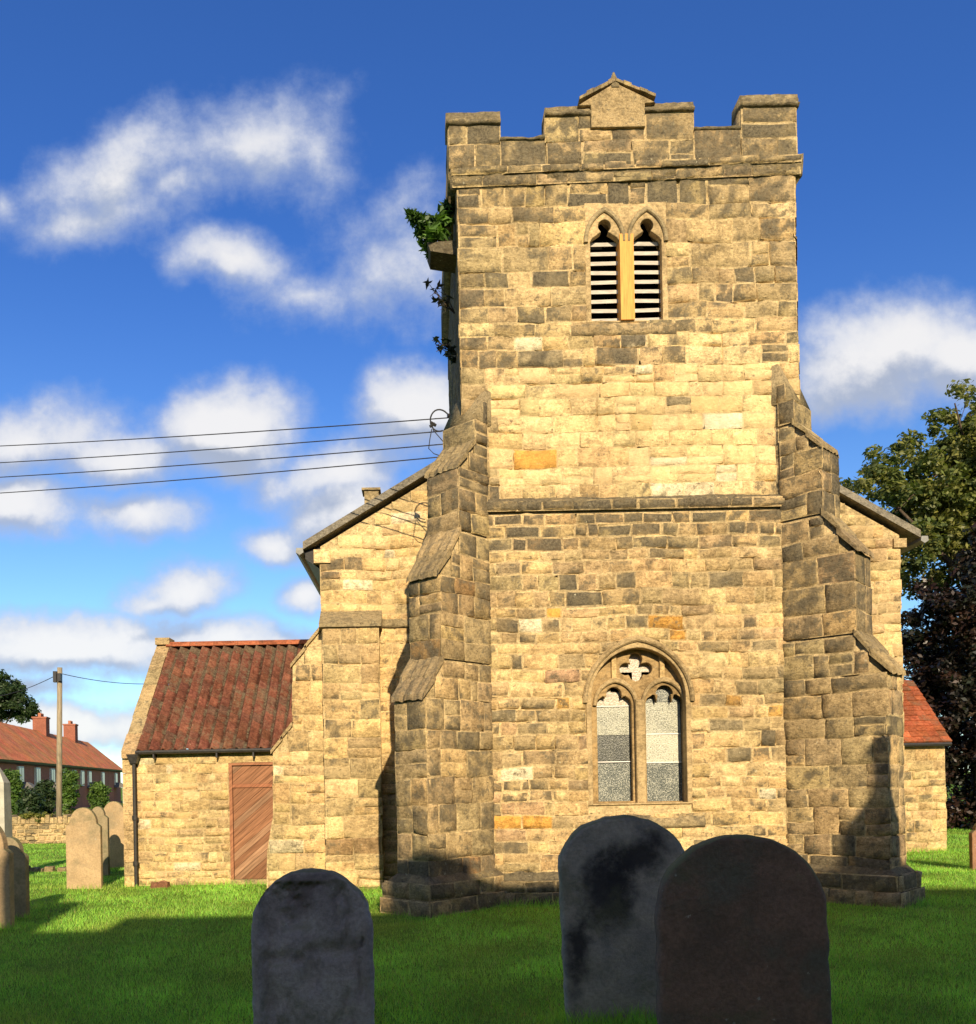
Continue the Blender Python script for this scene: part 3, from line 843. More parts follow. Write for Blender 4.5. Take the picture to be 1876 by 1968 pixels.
# -- diagonal buttresses
s2 = math.sqrt(0.5)
def buttress(cx, side, stages, slopes, wd=0.56, name='buttress', rr=None, slab_n=2):
    """side -1 left, +1 right. stages: (projection L, z bottom, z top of the upright part); slopes: top z of the offset that follows"""
    mb = MB(); mb.col = MORTAR; mb.dirt = 0.15
    Cc = Vector((cx, LY, 0))
    d = Vector((side * s2, -s2, 0)); n = Vector((-side * s2, -s2, 0))     # n: the flank seen from the front
    hw = wd / 2
    palb = lambda u, z: dict(olive=5, tan=3.4, grey=1.6, gold=1.2, dark=0.2, rust=0.25)
    palb_hi = lambda u, z: dict(olive=4, grey=3.2, tan=2, gold=0.6, dark=0.7)
    dirtb = lambda u, z: 0.22 + (0.25 if z < 0.5 else 0) + 0.14 * min(1, max(0, (z - 2.5) / 2))
    def core(L, z0, z1, L1=None, inset=0.03, ccol=MORTAR):
        L1 = L if L1 is None else L1
        h = hw - inset
        def ring(Lx, z):
            a, b_, c_, e = (Cc + d * (Lx - inset) + n * h, Cc + d * (Lx - inset) - n * h, Cc - d * 0.75 - n * h, Cc - d * 0.75 + n * h)
            return [(q.x, q.y, z) for q in ((a, e, c_, b_) if side < 0 else (b_, c_, e, a))]
        mb.loft(ring(L, z0), ring(L1, z1), ccol)
    for i, (L, z0, z1) in enumerate(stages):
        core(L, z0, z1)
        zt = slopes[i]
        Ln = stages[i + 1][0] if i + 1 < len(stages) else -hw * 1.0
        core(L, z1 + 0.0005, zt, Ln, 0.03 if i < 3 else 0.004, MORTAR if i < 3 else PAL['olive'])
        rws = courses(max(z0, 0.02), z1, 0.24, 0.36, rr)
        pal = palb if z0 < 3.5 else palb_hi
        ustart = -hw
        # flank
        masonry(mb, Cc + n * hw, d, n, rws, lambda a, b_, L=L: [(ustart, L)], pal, (0.28, 0.58), rr, dirt=dirtb, joint=0.009, smear=0.35)
        rws2 = courses(z1, zt - 0.03, 0.14, 0.3, rr)
        masonry(mb, Cc + n * hw, d, n, rws2, lambda a, b_, L=L, Ln=Ln, z1=z1, zt=zt: [(ustart, L + (Ln - L) * min(1, (b_ - z1) / (zt - z1)) - 0.02)], pal, (0.2, 0.5), rr, dirt=dirtb)
        # end face
        masonry(mb, Cc + d * L, -n, d, rws, lambda a, b_: [(-hw, hw)], pal, (0.26, 0.5), rr, dirt=dirtb, joint=0.009, smear=0.35)
    ob = mb.build(name, M['stone'], church, smooth=True)
    # weathering slabs
    for i, (L, z0, z1) in enumerate(stages):
        if i == 3: continue
        sl = MB(); sl.dirt = 0.22
        zt = slopes[i]
        Ln = stages[i + 1][0] if i + 1 < len(stages) else -hw * 1.0
        for k in range(slab_n):
            f0, f1 = k / slab_n, (k + 1) / slab_n
            La, Lb = L + (Ln - L) * f0, L + (Ln - L) * f1
            za, zb_ = z1 + (zt - z1) * f0, z1 + (zt - z1) * f1
            lip = (0.045 if k == 0 else 0.025) * (1 if i < 2 else 0.35)
            th = 0.07 if i < 2 else 0.05
            nn = 12
            colS = pick(dict(olive=3, grey=3), rr)
            top, bot = [], []
            # profile outward->inward: bottom lip, top lip, upper end
            rings = []
            for q in range(nn + 1):
                s_ = -hw - 0.018 + (wd + 0.036) * q / nn
                e = 0.026 * mnoise.noise((q * 1.7, k * 5.1 + i * 3.3, cx)) + 0.012 * mnoise.noise((q * 4.7, k * 5.1 + i * 3.3, cx))
                pts = [(La + lip + e, za - 0.02 + e), (La + lip + e - 0.012, za + th * 0.75 + e), (Lb - 0.02, zb_ + th * 0.6 + 0.02 + e), (Lb - 0.02, zb_ - 0.03)]
                rings.append([sl.vert(Cc + d * l_ + n * s_ + Vector((0, 0, z_)), colS) for (l_, z_) in pts])
            for A, B in zip(rings, rings[1:]):
                for j in range(4):
                    sl.face(A[j], B[j], B[(j + 1) % 4], A[(j + 1) % 4])
            sl.face(*rings[0]); sl.face(*reversed(rings[-1]))
        sl.build('weathering_slab', M['stone'], ob)
    # battered foot
    ft = MB(); ft.col = PAL['grey']; ft.dirt = 0.45
    L = stages[0][0]
    zp = 0.50
    NS = 6
    def pring(g_, z, sd_):
        a, b_, c_, e = (Cc + d * (L + g_) + n * (hw + g_), Cc + d * (L + g_) - n * (hw + g_), Cc - d * 0.6 - n * (hw + g_), Cc - d * (hw + g_) + n * (hw + g_))
        c4 = [Vector(q) for q in ((a, e, c_, b_) if side < 0 else (b_, c_, e, a))]
        pts = []
        for i in range(4):
            for k in range(NS):
                q = c4[i].lerp(c4[(i + 1) % 4], k / NS)
                q = q + Vector((mnoise.noise((q.x * 4, q.y * 4, z * 6 + sd_)), mnoise.noise((q.x * 4 + 9, q.y * 4, z * 6 + sd_)), 0)) * 0.035
                pts.append((q.x, q.y, z + 0.02 * mnoise.noise((q.x * 3, q.y * 3, z))))
        return pts
    levels = [(-0.3, 0.15), (0.0, 0.14), (0.19, 0.135), (0.21, 0.11), (0.38, 0.105), (0.44, 0.045), (zp, -0.02)]
    prev = None
    for (z, g_) in levels:
        ring = [ft.vert(q, pick(dict(grey=3, olive=2, dark=1), rr)) for q in pring(g_, z, cx)]
        if prev:
            nq = len(ring)
            for k in range(nq): ft.face(prev[k], prev[(k + 1) % nq], ring[(k + 1) % nq], ring[k])
        prev = ring
    ft.face(*prev)
    palf = lambda u, z: dict(grey=3, olive=3, tan=1.2, dark=0.6)
    for (za, zb_, g_) in ((0.0, 0.2, 0.165), (0.2, 0.40, 0.135)):
        for (O_, U_, N_, l0, l1) in ((Cc + n * (hw + g_), d, n, -hw, L + g_), (Cc + d * (L + g_), -n, d, -hw - g_, hw + g_)):
            masonry(ft, O_, U_, N_, [(za, zb_)], lambda a, b_, l0=l0, l1=l1: [(l0, l1)], palf, (0.28, 0.6), rr, dirt=lambda u, z: 0.3, rough=0.03, joint=0.02, wob=0.0, smear=0.2)
    ft.build('plinth', M['stone'], ob, smooth=True)
    return ob

rb = random.Random(5)
buttress(BX0, -1, [(0.96, -0.3, 2.66), (0.66, 3.16, 4.20), (0.30, 4.82, 5.62), (-0.02, 6.02, 6.30)], [3.16, 4.82, 6.02, 6.75], rr=rb)
rb = random.Random(9)
buttress(BX1, 1, [(0.99, -0.3, 2.86), (0.64, 3.38, 4.40), (0.27, 4.95, 5.80), (-0.08, 6.20, 6.50)], [3.38, 4.95, 6.20, 7.02], rr=rb)

# -- plinth of the tower between the buttresses
pm = MB(); pm.dirt = 0.45
rough_strip(pm, BX0 + 0.3, BX1 - 0.3, LY, 0.0, [(-0.05, -0.3), (0.13, -0.3), (0.12, 0.0), (0.115, 0.16), (0.10, 0.30), (0.08, 0.33), (0.0, 0.42), (-0.05, 0.43)], PAL['grey'], 0.4, amp=0.03)
for (za, zb_, g_) in ((0.0, 0.17, 0.135), (0.17, 0.32, 0.115)):
    masonry(pm, (0, LY - g_, 0), (1, 0, 0), (0, -1, 0), [(za, zb_)], lambda a, b_: [(BX0 + 0.3, BX1 - 0.3)], lambda u, z: dict(grey=3, olive=3, tan=1.5), (0.3, 0.6), r1, dirt=lambda u, z: 0.3, rough=0.025, wob=0.0, smear=0.2)
pm.build('plinth', M['stone'], church, smooth=True)

# -- belfry window
bw = MB(); bw.dirt = 0.02
def circ(cx, cz, rr, a0, a1, n=10): return [(cx + rr * math.cos(R(a0 + (a1 - a0) * k / n)), cz + rr * math.sin(R(a0 + (a1 - a0) * k / n))) for k in range(n + 1)]
lights = []
for (xl, xr, pc) in ((1134, 1193, 1161), (1216, 1274, 1243)):
    x0, x1 = pxx(xl, 530), pxx(xr, 530)
    xc = (x0 + x1) / 2
    zsp = pz(463); zc_ = pz(434, px=1180); rc = 0.095
    hole = [(x1, bz0 + 0.005), (x1, zsp), (x1 - 0.03, zsp + 0.05)] + [(xc + 0.10, zsp + 0.10), (xc + 0.06, zc_ - 0.075)] + circ(xc, zc_, rc, -50, 230, 14) + [(xc - 0.06, zc_ - 0.075), (xc - 0.10, zsp + 0.10), (x0 + 0.03, zsp + 0.05), (x0, zsp), (x0, bz0 + 0.005)]
    lights.append((x0, x1, xc, hole))
outer = [(bxr + 0.03, bz0 + 0.002), (bxr + 0.03, bz1 + 0.10), (bxl - 0.03, bz1 + 0.10), (bxl - 0.03, bz0 + 0.002)]
# dressed head and jambs, set just proud of the wall, the lights cut through
BYF = FY - 0.004
add_plate(bw, [outer, lights[0][3], lights[1][3]], BYF + 0.055, 0.11, 0.010, PAL['tan'])
bel = bw.build('belfry_window', M['stone_smooth'], church)
hd = MB(); hd.dirt = 0.15
for (x0, x1, xc, _) in lights:      # moulded arch over each light
    hwv = (x1 - x0) / 2 + 0.02
    o_ = arch(xc, hwv + 0.055, pz(466), pz(462), pz(398), 10)
    i_ = arch(xc, hwv, pz(466), pz(462), pz(408), 10)
    rib(hd, o_, i_, BYF - 0.035, BYF + 0.02, PAL['olive'])
hd.build('arch_moulding', M['stone_smooth'], bel)
for (x0, x1, xc, _) in lights:
    lv = MB()
    zt_ = pz(452); n_ = 9
    step = (zt_ - bz0) / n_
    for k in range(n_):
        z = bz0 + step * (k + 0.42)
        y0, y1 = FY + 0.12, FY + 0.28
        xa, xb = x0 - 0.01, x1 + 0.01
        if k == n_ - 1: xa, xb = x0 + 0.02, x1 - 0.02
        th, rise = 0.022, 0.085
        tilt = rng.uniform(-0.006, 0.006)
        hgt = 0.05
        lv.loft([(xa, y0, z - tilt), (xb, y0, z + tilt), (xb, y1, z + rise + tilt), (xa, y1, z + rise - tilt)],
                [(xa, y0, z + hgt - tilt), (xb, y0, z + hgt + tilt), (xb, y1 - 0.01, z + rise + th + tilt), (xa, y1 - 0.01, z + rise + th - tilt)])
    lv.build('louvre', M['louvre'], bel)
ml = MB()
mx0, mx1 = lights[0][1] - 0.012, lights[1][0] + 0.012
ml.box(mx0, mx1, FY - 0.035, FY + 0.2, bz0 + 0.01, pz(452))
ml.build('mullion', M['mullion_wood'], bel)
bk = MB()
bk.box(bxl - 0.2, bxr + 0.2, FY + 0.33, FY + 0.40, bz0 - 0.3, bz1 + 0.4)  # near-black panel painted in for the unlit belfry interior
bk.build('shade_panel', M['dark'], bel)
sb = MB(); sb.dirt = 0.35
rough_strip(sb, pxx(1098, 630), pxx(1300, 630), FY, bz0 - 0.09, [(-0.02, -0.09), (0.008, -0.085), (0.014, -0.02), (0.012, 0.05), (-0.02, 0.088)], PAL['tan'], 0.25, amp=0.012)
sb.build('sill', M['stone'], bel, smooth=True)

# -- west window
win = MB(); win.dirt = 0.12
o_ = arch(wxc, whw + 0.012, wz0, wzs, wzt + 0.012)
i_ = arch(wxc, whw - 0.035, wz0 + 0.001, wzs, wzt - 0.045)
add_plate(win, [o_, i_], LY + 0.09, 0.18, 0.012, PAL['tan'])
# tracery plate
def light_hole(x0, x1, z0, zsp, ztop):
    xc = (x0 + x1) / 2; h = (x1 - x0) / 2
    rl = 0.115
    return [(x1, z0), (x1, zsp)] + [(x1 - 0.02, zsp + 0.06), (xc + 0.155, zsp + 0.115), (xc + 0.10, zsp + 0.10)] + circ(xc, ztop - rl, rl, -25, 205, 12) + [(xc - 0.10, zsp + 0.10), (xc - 0.155, zsp + 0.115), (x0 + 0.02, zsp + 0.06), (x0, zsp), (x0, z0)]
def Lx(px, py=1440): return P(px, py, LY + 0.2).x
def Lz(py, px=1229): return P(px, py, LY + 0.2).z
zsp = Lz(1352)
hA = light_hole(Lx(1146), Lx(1216), Lz(1541), zsp, Lz(1318))
hB = light_hole(Lx(1241), Lx(1314), Lz(1541), zsp, Lz(1318))
qx, qz = Lx(1221, 1280), Lz(1281)
tre = star_union(qx, qz, [(0, 0.095, 0.10), (-0.135, -0.035, 0.095), (0.135, -0.035, 0.095), (0, -0.11, 0.10)])
tr_o = arch(wxc, whw - 0.04, wz0 + 0.02, wzs, wzt - 0.045)
trm = MB(); trm.dirt = 0.12
add_plate(trm, [tr_o, hA, hB, tre], LY + 0.215, 0.10, 0.014, (0.37, 0.25, 0.115))
# raised tracery ribs
for (hx0, hx1) in ((Lx(1140), Lx(1226)), (Lx(1232), Lx(1319))):
    xc = (hx0 + hx1) / 2; h = (hx1 - hx0) / 2
    oo = arch(xc, h, zsp - 0.02, zsp - 0.01, Lz(1302), 10)
    ii = arch(xc, h - 0.05, zsp - 0.02, zsp - 0.01, Lz(1312), 10)
    rib(trm, oo, ii, LY + 0.115, LY + 0.17, PAL['tan'])
for px_ in (1178, 1270):
    xq = Lx(px_, 1280)
    add_plate(trm, [rect(xq - 0.022, xq + 0.022, Lz(1306), Lz(1262 if px_ < 1200 else 1260))], LY + 0.15, 0.05, 0.012, PAL['gold'])
xm_ = (Lx(1213) + Lx(1244)) / 2
add_plate(trm, [rect(xm_ - 0.035, xm_ + 0.035, Lz(1541), zsp + 0.02)], LY + 0.13, 0.10, 0.03, PAL['tan'])
wino = win.build('window', M['stone_smooth'], church)
trm.build('tracery', M['stone_smooth'], wino)
hm = MB(); hm.dirt = 0.15
zsb = wzs - 0.06
oo = arch(wxc, whw + 0.068, zsb, zsb + 0.005, wzt + 0.105, 26)
ii = arch(wxc, whw + 0.008, zsb, zsb + 0.005, wzt + 0.022, 26)
oo = [(a + 0.012 * mnoise.noise((a * 7, b_ * 7, 1)), b_ + 0.012 * mnoise.noise((a * 7, b_ * 7, 5))) for a, b_ in oo]
rib(hm, oo, ii, LY - 0.045, LY + 0.02, PAL['tan'], 0.02)
hm.build('hood_mould', M['stone'], wino)
sl = MB(); sl.dirt = 0.3
rough_strip(sl, Lx(1138, 1570), Lx(1345, 1570), LY, wz0 - 0.02, [(-0.2, -0.30), (0.02, -0.30), (0.05, -0.27), (0.05, -0.21), (-0.16, 0.03), (-0.22, 0.03)], PAL['olive'], 0.2, amp=0.012)
sl.build('sill', M['stone'], wino, smooth=True)

def glass_mat(name, a, b_, thr, sc_=58):
    m, N, b = new_mat(name)
    pos = N.n('ShaderNodeNewGeometry').outputs['Position']
    n = N.noise(pos, sc_, 3, 0.7)
    n2 = N.noise(pos, 6, 3, 0.6)
    f = N.ramp(N.math('ADD', n, N.math('MULTIPLY', N.math('SUBTRACT', n2, .5), .25)), thr - 0.08, thr + 0.08)
    N.put(b.inputs['Base Color'], N.mix(f, a, b_))
    b.inputs['Roughness'].default_value = 0.28
    b.inputs['Specular IOR Level'].default_value = 0.5
    bump(N, b, n, 0.5, 0.01)
    return m
g_pale = glass_mat('obscured_glass_pale', (0.11, 0.115, 0.09), (0.36, 0.355, 0.27), 0.46)
g_white = glass_mat('obscured_glass_white', (0.17, 0.17, 0.13), (0.44, 0.43, 0.33), 0.42)
g_dark = glass_mat('obscured_glass_dark', (0.03, 0.034, 0.03), (0.12, 0.12, 0.09), 0.56)
g_mid = glass_mat('obscured_glass_mid', (0.05, 0.062, 0.056), (0.32, 0.32, 0.26), 0.55)
g_head = glass_mat('obscured_glass_head', (0.30, 0.25, 0.19), (0.46, 0.39, 0.29), 0.5, 40)
gl_ = MB()
GYy = LY + 0.275
def pane(x0, x1, z0, z1, mi):
    gl_.mi = mi
    gl_.box(Lx(x0), Lx(x1), GYy, GYy + 0.012, Lz(z1), Lz(z0) - 0.004)
pane(1143, 1220, 1357, 1411, 0); pane(1143, 1220, 1411, 1461, 2); pane(1143, 1220, 1465, 1545, 3); pane(1143, 1220, 1290, 1354, 4)
pane(1238, 1318, 1349, 1411, 0); pane(1238, 1318, 1411, 1466, 1); pane(1238, 1318, 1466, 1545, 3); pane(1238, 1318, 1290, 1349, 3)
gl_.mi = 4
gl_.box(Lx(1178), Lx(1264), GYy, GYy + 0.012, Lz(1340) + 0.08, Lz(1255))
gl_.build('glazing', [g_pale, g_white, g_dark, g_mid, g_head], wino)
for (x0, x1, y) in ((1147, 1214, 1355.5), (1147, 1214, 1463), (1243, 1312, 1411), (1243, 1312, 1466)):
    bars = MB()
    bars.box(Lx(x0), Lx(x1), GYy - 0.014, GYy - 0.002, Lz(y) - 0.007, Lz(y) + 0.007)
    bars.build('glazing_bar', M['white'], wino)

# -- nave behind the tower
NY = 14.3
r2 = random.Random(21)
nxl, nxr = -1.56, 7.55
rxm = 3.0; rz_e = 5.33; rpitch = 0.585
def roof_z(x): return rz_e + rpitch * (rxm + 1.82 - abs(x - rxm)) - 0.02
nv = MB(); nv.col = MORTAR; nv.dirt = 0
eave_wall = roof_z(nxl) - 0.10
pent = [(nxl, -0.3), (nxr, -0.3), (nxr, roof_z(nxr) - 0.10), (rxm, roof_z(rxm) - 0.10), (nxl, eave_wall)]
add_plate(nv, [pent], NY + 0.03 + 0.25, 0.5, col=MORTAR)
nv.box(nxl, nxl + 0.5, NY + 0.51, NY + 15, -0.3, eave_wall - 0.05, MORTAR)
nv.box(nxr - 0.5, nxr, NY + 0.51, NY + 15, -0.3, roof_z(nxr) - 0.15, MORTAR)
pal_n = lambda u, z: (dict(pale=5, gold=4, tan=1.6, olive=0.5, white=0.6) if z > 3.6 else dict(gold=4, tan=3, pale=2, olive=1)) if u < 3 else dict(gold=3, tan=4, pale=1.5, olive=1.6)
def iv_n(z0, z1):
    t = z1 + 0.10
    if t < rz_e + 0.15: return [(nxl, 0.9), (4.7, nxr)]
    lim = (rxm + 1.82) - (t - rz_e + 0.02) / rpitch
    return [(rxm - lim, 0.9), (4.7, rxm + lim)]
def dirt_n(u, z):
    d = -0.08
    if z < 3.6 and u < 3: d = 0.0
    if u < -1.0 and 4.6 < z < 5.2: d = 0.25
    return d
masonry(nv, (0, NY, 0), (1, 0, 0), (0, -1, 0), courses(0.02, 7.4, 0.13, 0.22, r2), iv_n, pal_n, (0.22, 0.6), r2, dirt=dirt_n, joint=0.02)
nv.build('nave_wall', M['stone'], church, smooth=True)
# roof slabs with stone verge
rf = MB(); rf.dirt = 0.1
for sgn in (-1, 1):
    xe = rxm + sgn * (4.82)
    y0, y1 = NY - 0.10, NY + 15.2
    def zz(x): return roof_z(x)
    top = 0.10
    rf.loft([(rxm, y0, zz(rxm) - 0.02), (xe, y0, zz(xe) - 0.02), (xe, y1, zz(xe) - 0.02), (rxm, y1, zz(rxm) - 0.02)],
            [(rxm, y0, zz(rxm) + top), (xe, y0, zz(xe) + top), (xe, y1, zz(xe) + top), (rxm, y1, zz(rxm) + top)], (0.25, 0.22, 0.17))
rf.build('nave_roof', M['stone'], church)
sf = MB()
sf.loft([(nxl + 0.003, NY + 0.12, roof_z(nxl) - 0.45), (-1.80, NY + 0.02, rz_e - 0.16), (-1.80, NY + 0.02, rz_e - 0.05), (nxl + 0.003, NY + 0.12, roof_z(nxl) - 0.08)],
        [(nxl + 0.003, NY + 15, roof_z(nxl) - 0.45), (-1.80, NY + 15, rz_e - 0.16), (-1.80, NY + 15, rz_e - 0.05), (nxl + 0.003, NY + 15, roof_z(nxl) - 0.08)])
sf.build('soffit', M['black_iron'], church)
for (xg) in (-1.87, 7.87):
    gt = MB()
    pr = [(xg - 0.05, rz_e - 0.02), (xg - 0.06, rz_e - 0.09), (xg, rz_e - 0.13), (xg + 0.06, rz_e - 0.09), (xg + 0.05, rz_e - 0.02)]
    gt.loft([(x, NY - 0.12, z) for x, z in pr], [(x, NY + 15, z) for x, z in pr])
    gt.build('gutter', M['grey_gutter'], church)
# kneelers where verge meets wall, small stone stub on the verge
kn = MB(); kn.dirt = -0.05
kn.box(nxl - 0.10, nxl + 0.16, NY - 0.04, NY + 0.3, rz_e - 0.24, rz_e - 0.03, PAL['pale'])
kn.build('kneeler', M['stone'], church)
kn = MB(); kn.dirt = -0.05
kn.box(nxr - 0.12, nxr + 0.08, NY - 0.04, NY + 0.3, rz_e - 0.17, rz_e - 0.03, PAL['tan'])
kn.build('kneeler', M['stone'], church)
sbm = MB()
q = P(716, 962, NY + 0.5)
sbm.box(q.x - 0.12, q.x + 0.11, NY + 0.3, NY + 0.6, q.z - 0.25, q.z + 0.10, PAL['olive'])
sbm.box(q.x - 0.16, q.x + 0.14, NY + 0.27, NY + 0.63, q.z + 0.103, q.z + 0.14, PAL['olive'])
sbm.build('ridge_block', M['stone'], church)

# -- nave corner buttresses (front one and stepped side one)
nb = MB(); nb.col = MORTAR
FYb = NY - 0.28
xa, xb = P(622, 1400, FYb).x, P(731, 1400, FYb).x
zt = P(680, 1205, FYb).z
nb.box(xa, xb, FYb + 0.03, NY + 0.1, -0.3, zt, MORTAR)
palnb = lambda u, z: dict(olive=3, tan=4, gold=2.6, grey=1.0) if z > 1.6 else dict(gold=4, tan=2.4, pale=2, orange=0.3, rust=.2)
rws = courses(0.02, zt, 0.24, 0.34, r2)
ovb = [(P(px, 1615, FYb).x, P(px, 1615, FYb).z, 'rust') for px in (655, 700)]
masonry(nb, (0, FYb, 0), (1, 0, 0), (0, -1, 0), rws, lambda a, b_: [(xa, xb)], palnb, (0.32, 0.6), r2, dirt=lambda u, z: 0.05, override=ovb)
masonry(nb, (xb - 0.006, 0, 0), (0, 1, 0), (1, 0, 0), rws, lambda a, b_: [(FYb, NY)], palnb, (0.2, 0.3), r2, dirt=lambda u, z: 0.05)
nbo = nb.build('buttress', M['stone'], church, smooth=True)
ns = MB(); ns.dirt = 0.2
ns.loft([(xa - 0.04, FYb - 0.05, zt), (xb + 0.05, FYb - 0.05, zt), (xb + 0.05, NY + 0.05, zt), (xa - 0.04, NY + 0.05, zt)],
        [(xa - 0.04, FYb - 0.04, zt + 0.06), (xb + 0.05, FYb - 0.04, zt + 0.06), (xb + 0.05, NY + 0.05, zt + 0.34), (xa - 0.04, NY + 0.05, zt + 0.34)], PAL['olive'])
ns.build('weathering_slab', M['stone'], nbo)
# string on the recessed strip
nst = MB()
rough_strip(nst, xb + 0.051, P(800, 1210, NY).x + 0.4, NY, P(760, 1200, NY).z, [(-0.02, -0.05), (0.04, -0.05), (0.05, 0.0), (-0.02, 0.12)], PAL['olive'], 0.1)
nst.build('string_course', M['stone'], church, smooth=True)
# side buttress
sbx = MB(); sbx.col = MORTAR
SY = NY - 0.02
prof_px = [(512, 1672), (513, 1636), (524, 1569), (524, 1447), (540, 1420), (562, 1393), (562, 1281), (580, 1254), (603, 1227), (616, 1209)]
pts = [(P(a, b_, SY).x, P(a, b_, SY).z) for a, b_ in prof_px]
xr_ = nxl + 0.02
poly = [(pts[0][0] - 0.01, -0.3), (xr_, -0.3), (xr_, pts[-1][1])] + [(x, z) for x, z in reversed(pts)]
add_plate(sbx, [poly], SY + 0.03 + 0.45, 0.9, col=MORTAR)
def prof_x(z):
    if z <= pts[0][1]: return pts[0][0]
    for (x0, z0), (x1, z1) in zip(pts, pts[1:]):
        if z0 <= z <= z1: return x0 + (x1 - x0) * (z - z0) / max(1e-6, z1 - z0)
    return pts[-1][0]
masonry(sbx, (0, SY, 0), (1, 0, 0), (0, -1, 0), courses(0.02, pts[-1][1] - 0.02, 0.2, 0.34, r2), lambda a, b_: [(max(prof_x(a), prof_x(b_), prof_x((a + b_) / 2)) + 0.005, xr_)],
        lambda u, z: dict(gold=4, tan=3.4, pale=1.6, olive=1.6, white=.2), (0.25, 0.55), r2, dirt=lambda u, z: 0.0)
sbo = sbx.build('buttress', M['stone'], church, smooth=True)
for (i0, i1) in ((3, 5), (6, 9)):
    ss = MB(); ss.dirt = 0.15
    (x0, z0), (x1, z1) = pts[i0], pts[i1]
    for k in range(2):
        xa_, za_ = x0 + (x1 - x0) * k / 2, z0 + (z1 - z0) * k / 2
        xb_, zb_ = x0 + (x1 - x0) * (k + 1) / 2, z0 + (z1 - z0) * (k + 1) / 2
        ss.loft([(xa_ - 0.03, SY - 0.025, za_ - 0.02), (xb_, SY - 0.025, zb_ - 0.02), (xb_, SY + 0.92, zb_ - 0.02), (xa_ - 0.03, SY + 0.92, za_ - 0.02)],
                [(xa_ - 0.03, SY - 0.025, za_ + 0.04), (xb_ - 0.005, SY - 0.025, zb_ + 0.05), (xb_ - 0.005, SY + 0.92, zb_ + 0.05), (xa_ - 0.03, SY + 0.92, za_ + 0.04)], PAL['tan'])
    ss.build('weathering_slab', M['stone'], sbo)
# corbel ledge on the shaded flank
cb = MB(); cb.dirt = 0.3
q = P(845, 497, 12.5)
cb.loft([(TX0 - 0.36, 12.35, q.z + 0.02), (TX0 + 0.05, 12.35, q.z - 0.05), (TX0 + 0.05, 12.8, q.z - 0.05), (TX0 - 0.36, 12.8, q.z + 0.02)],
        [(TX0 - 0.40, 12.35, q.z + 0.14), (TX0 + 0.05, 12.35, q.z + 0.16), (TX0 + 0.05, 12.8, q.z + 0.16), (TX0 - 0.40, 12.8, q.z + 0.14)], PAL['dark'])
cb.build('corbel', M['stone'], church)

# ================================================================== OUTBUILDINGS WITH PANTILE ROOFS
def pantile_roof(mb, x0, x1, ye, ze, yr, zr, tile=0.205, rows_=13, r=rng, base=(0.175, 0.066, 0.042), flat=False, n_in=8, reverse=False):
    nt = max(1, round((x1 - x0) / tile)); tile = (x1 - x0) / nt
    L_ = math.hypot(yr - ye, zr - ze)
    sl_ = Vector((0, (yr - ye) / L_, (zr - ze) / L_)); nm = Vector((0, -(zr - ze) / L_, (yr - ye) / L_))
    if nm.z < 0: nm = -nm
    lift = [[r.uniform(-0.008, 0.010) for _ in range(nt)] for _ in range(rows_)]
    for rw in range(rows_):
        v0, v1 = L_ * rw / rows_ - 0.02, L_ * (rw + 1) / rows_ + 0.015
        for t in range(nt):
            f = r.uniform(0.82, 1.16)
            col = tuple(c * f * r.uniform(0.94, 1.06) for c in base)
            if r.random() < 0.07: col = tuple(c * q_ for c, q_ in zip(base, (0.75, 1.0, 1.1)))
            if r.random() < 0.04: col = tuple(c * 1.4 for c in base)
            mb.sid = r.uniform(0, 50)
            dd = 0.12 + (0.25 if rw == rows_ - 1 else 0) + r.uniform(-0.15, 0.2)
            A, B, D = [], [], []
            for k in range(n_in + 1):
                s = k / n_in
                hgt = 0.058 * (math.sin((s - 0.12) * 2 * math.pi) * 0.8 + 0.35 * math.sin((s - 0.12) * 4 * math.pi)) if not flat else 0.0
                x = x0 + (t + s) * tile + (0.004 if k == n_in else 0)
                l0 = 0.036 + lift[rw][t]; l1 = 0.018
                o = Vector((x, ye, ze))
                dcol, ddv = (tuple(c * (0.42 if hgt < -0.025 else 1.0) for c in col), dd + (0.25 if hgt < -0.02 else 0)) if not flat else (col, dd)  # troughs between tiles darkened: their shadow painted in together with dirt
                A.append(mb.vert(o + sl_ * v0 + nm * (hgt + l0 + 0.0), dcol, ddv))
                B.append(mb.vert(o + sl_ * v1 + nm * (hgt + l1), dcol, ddv))
                D.append(mb.vert(o + sl_ * v0 + nm * (hgt + l0 - 0.035), col, dd))
            for k in range(n_in):
                mb.face(A[k], A[k + 1], B[k + 1], B[k])
                mb.face(D[k], D[k + 1], A[k + 1], A[k])

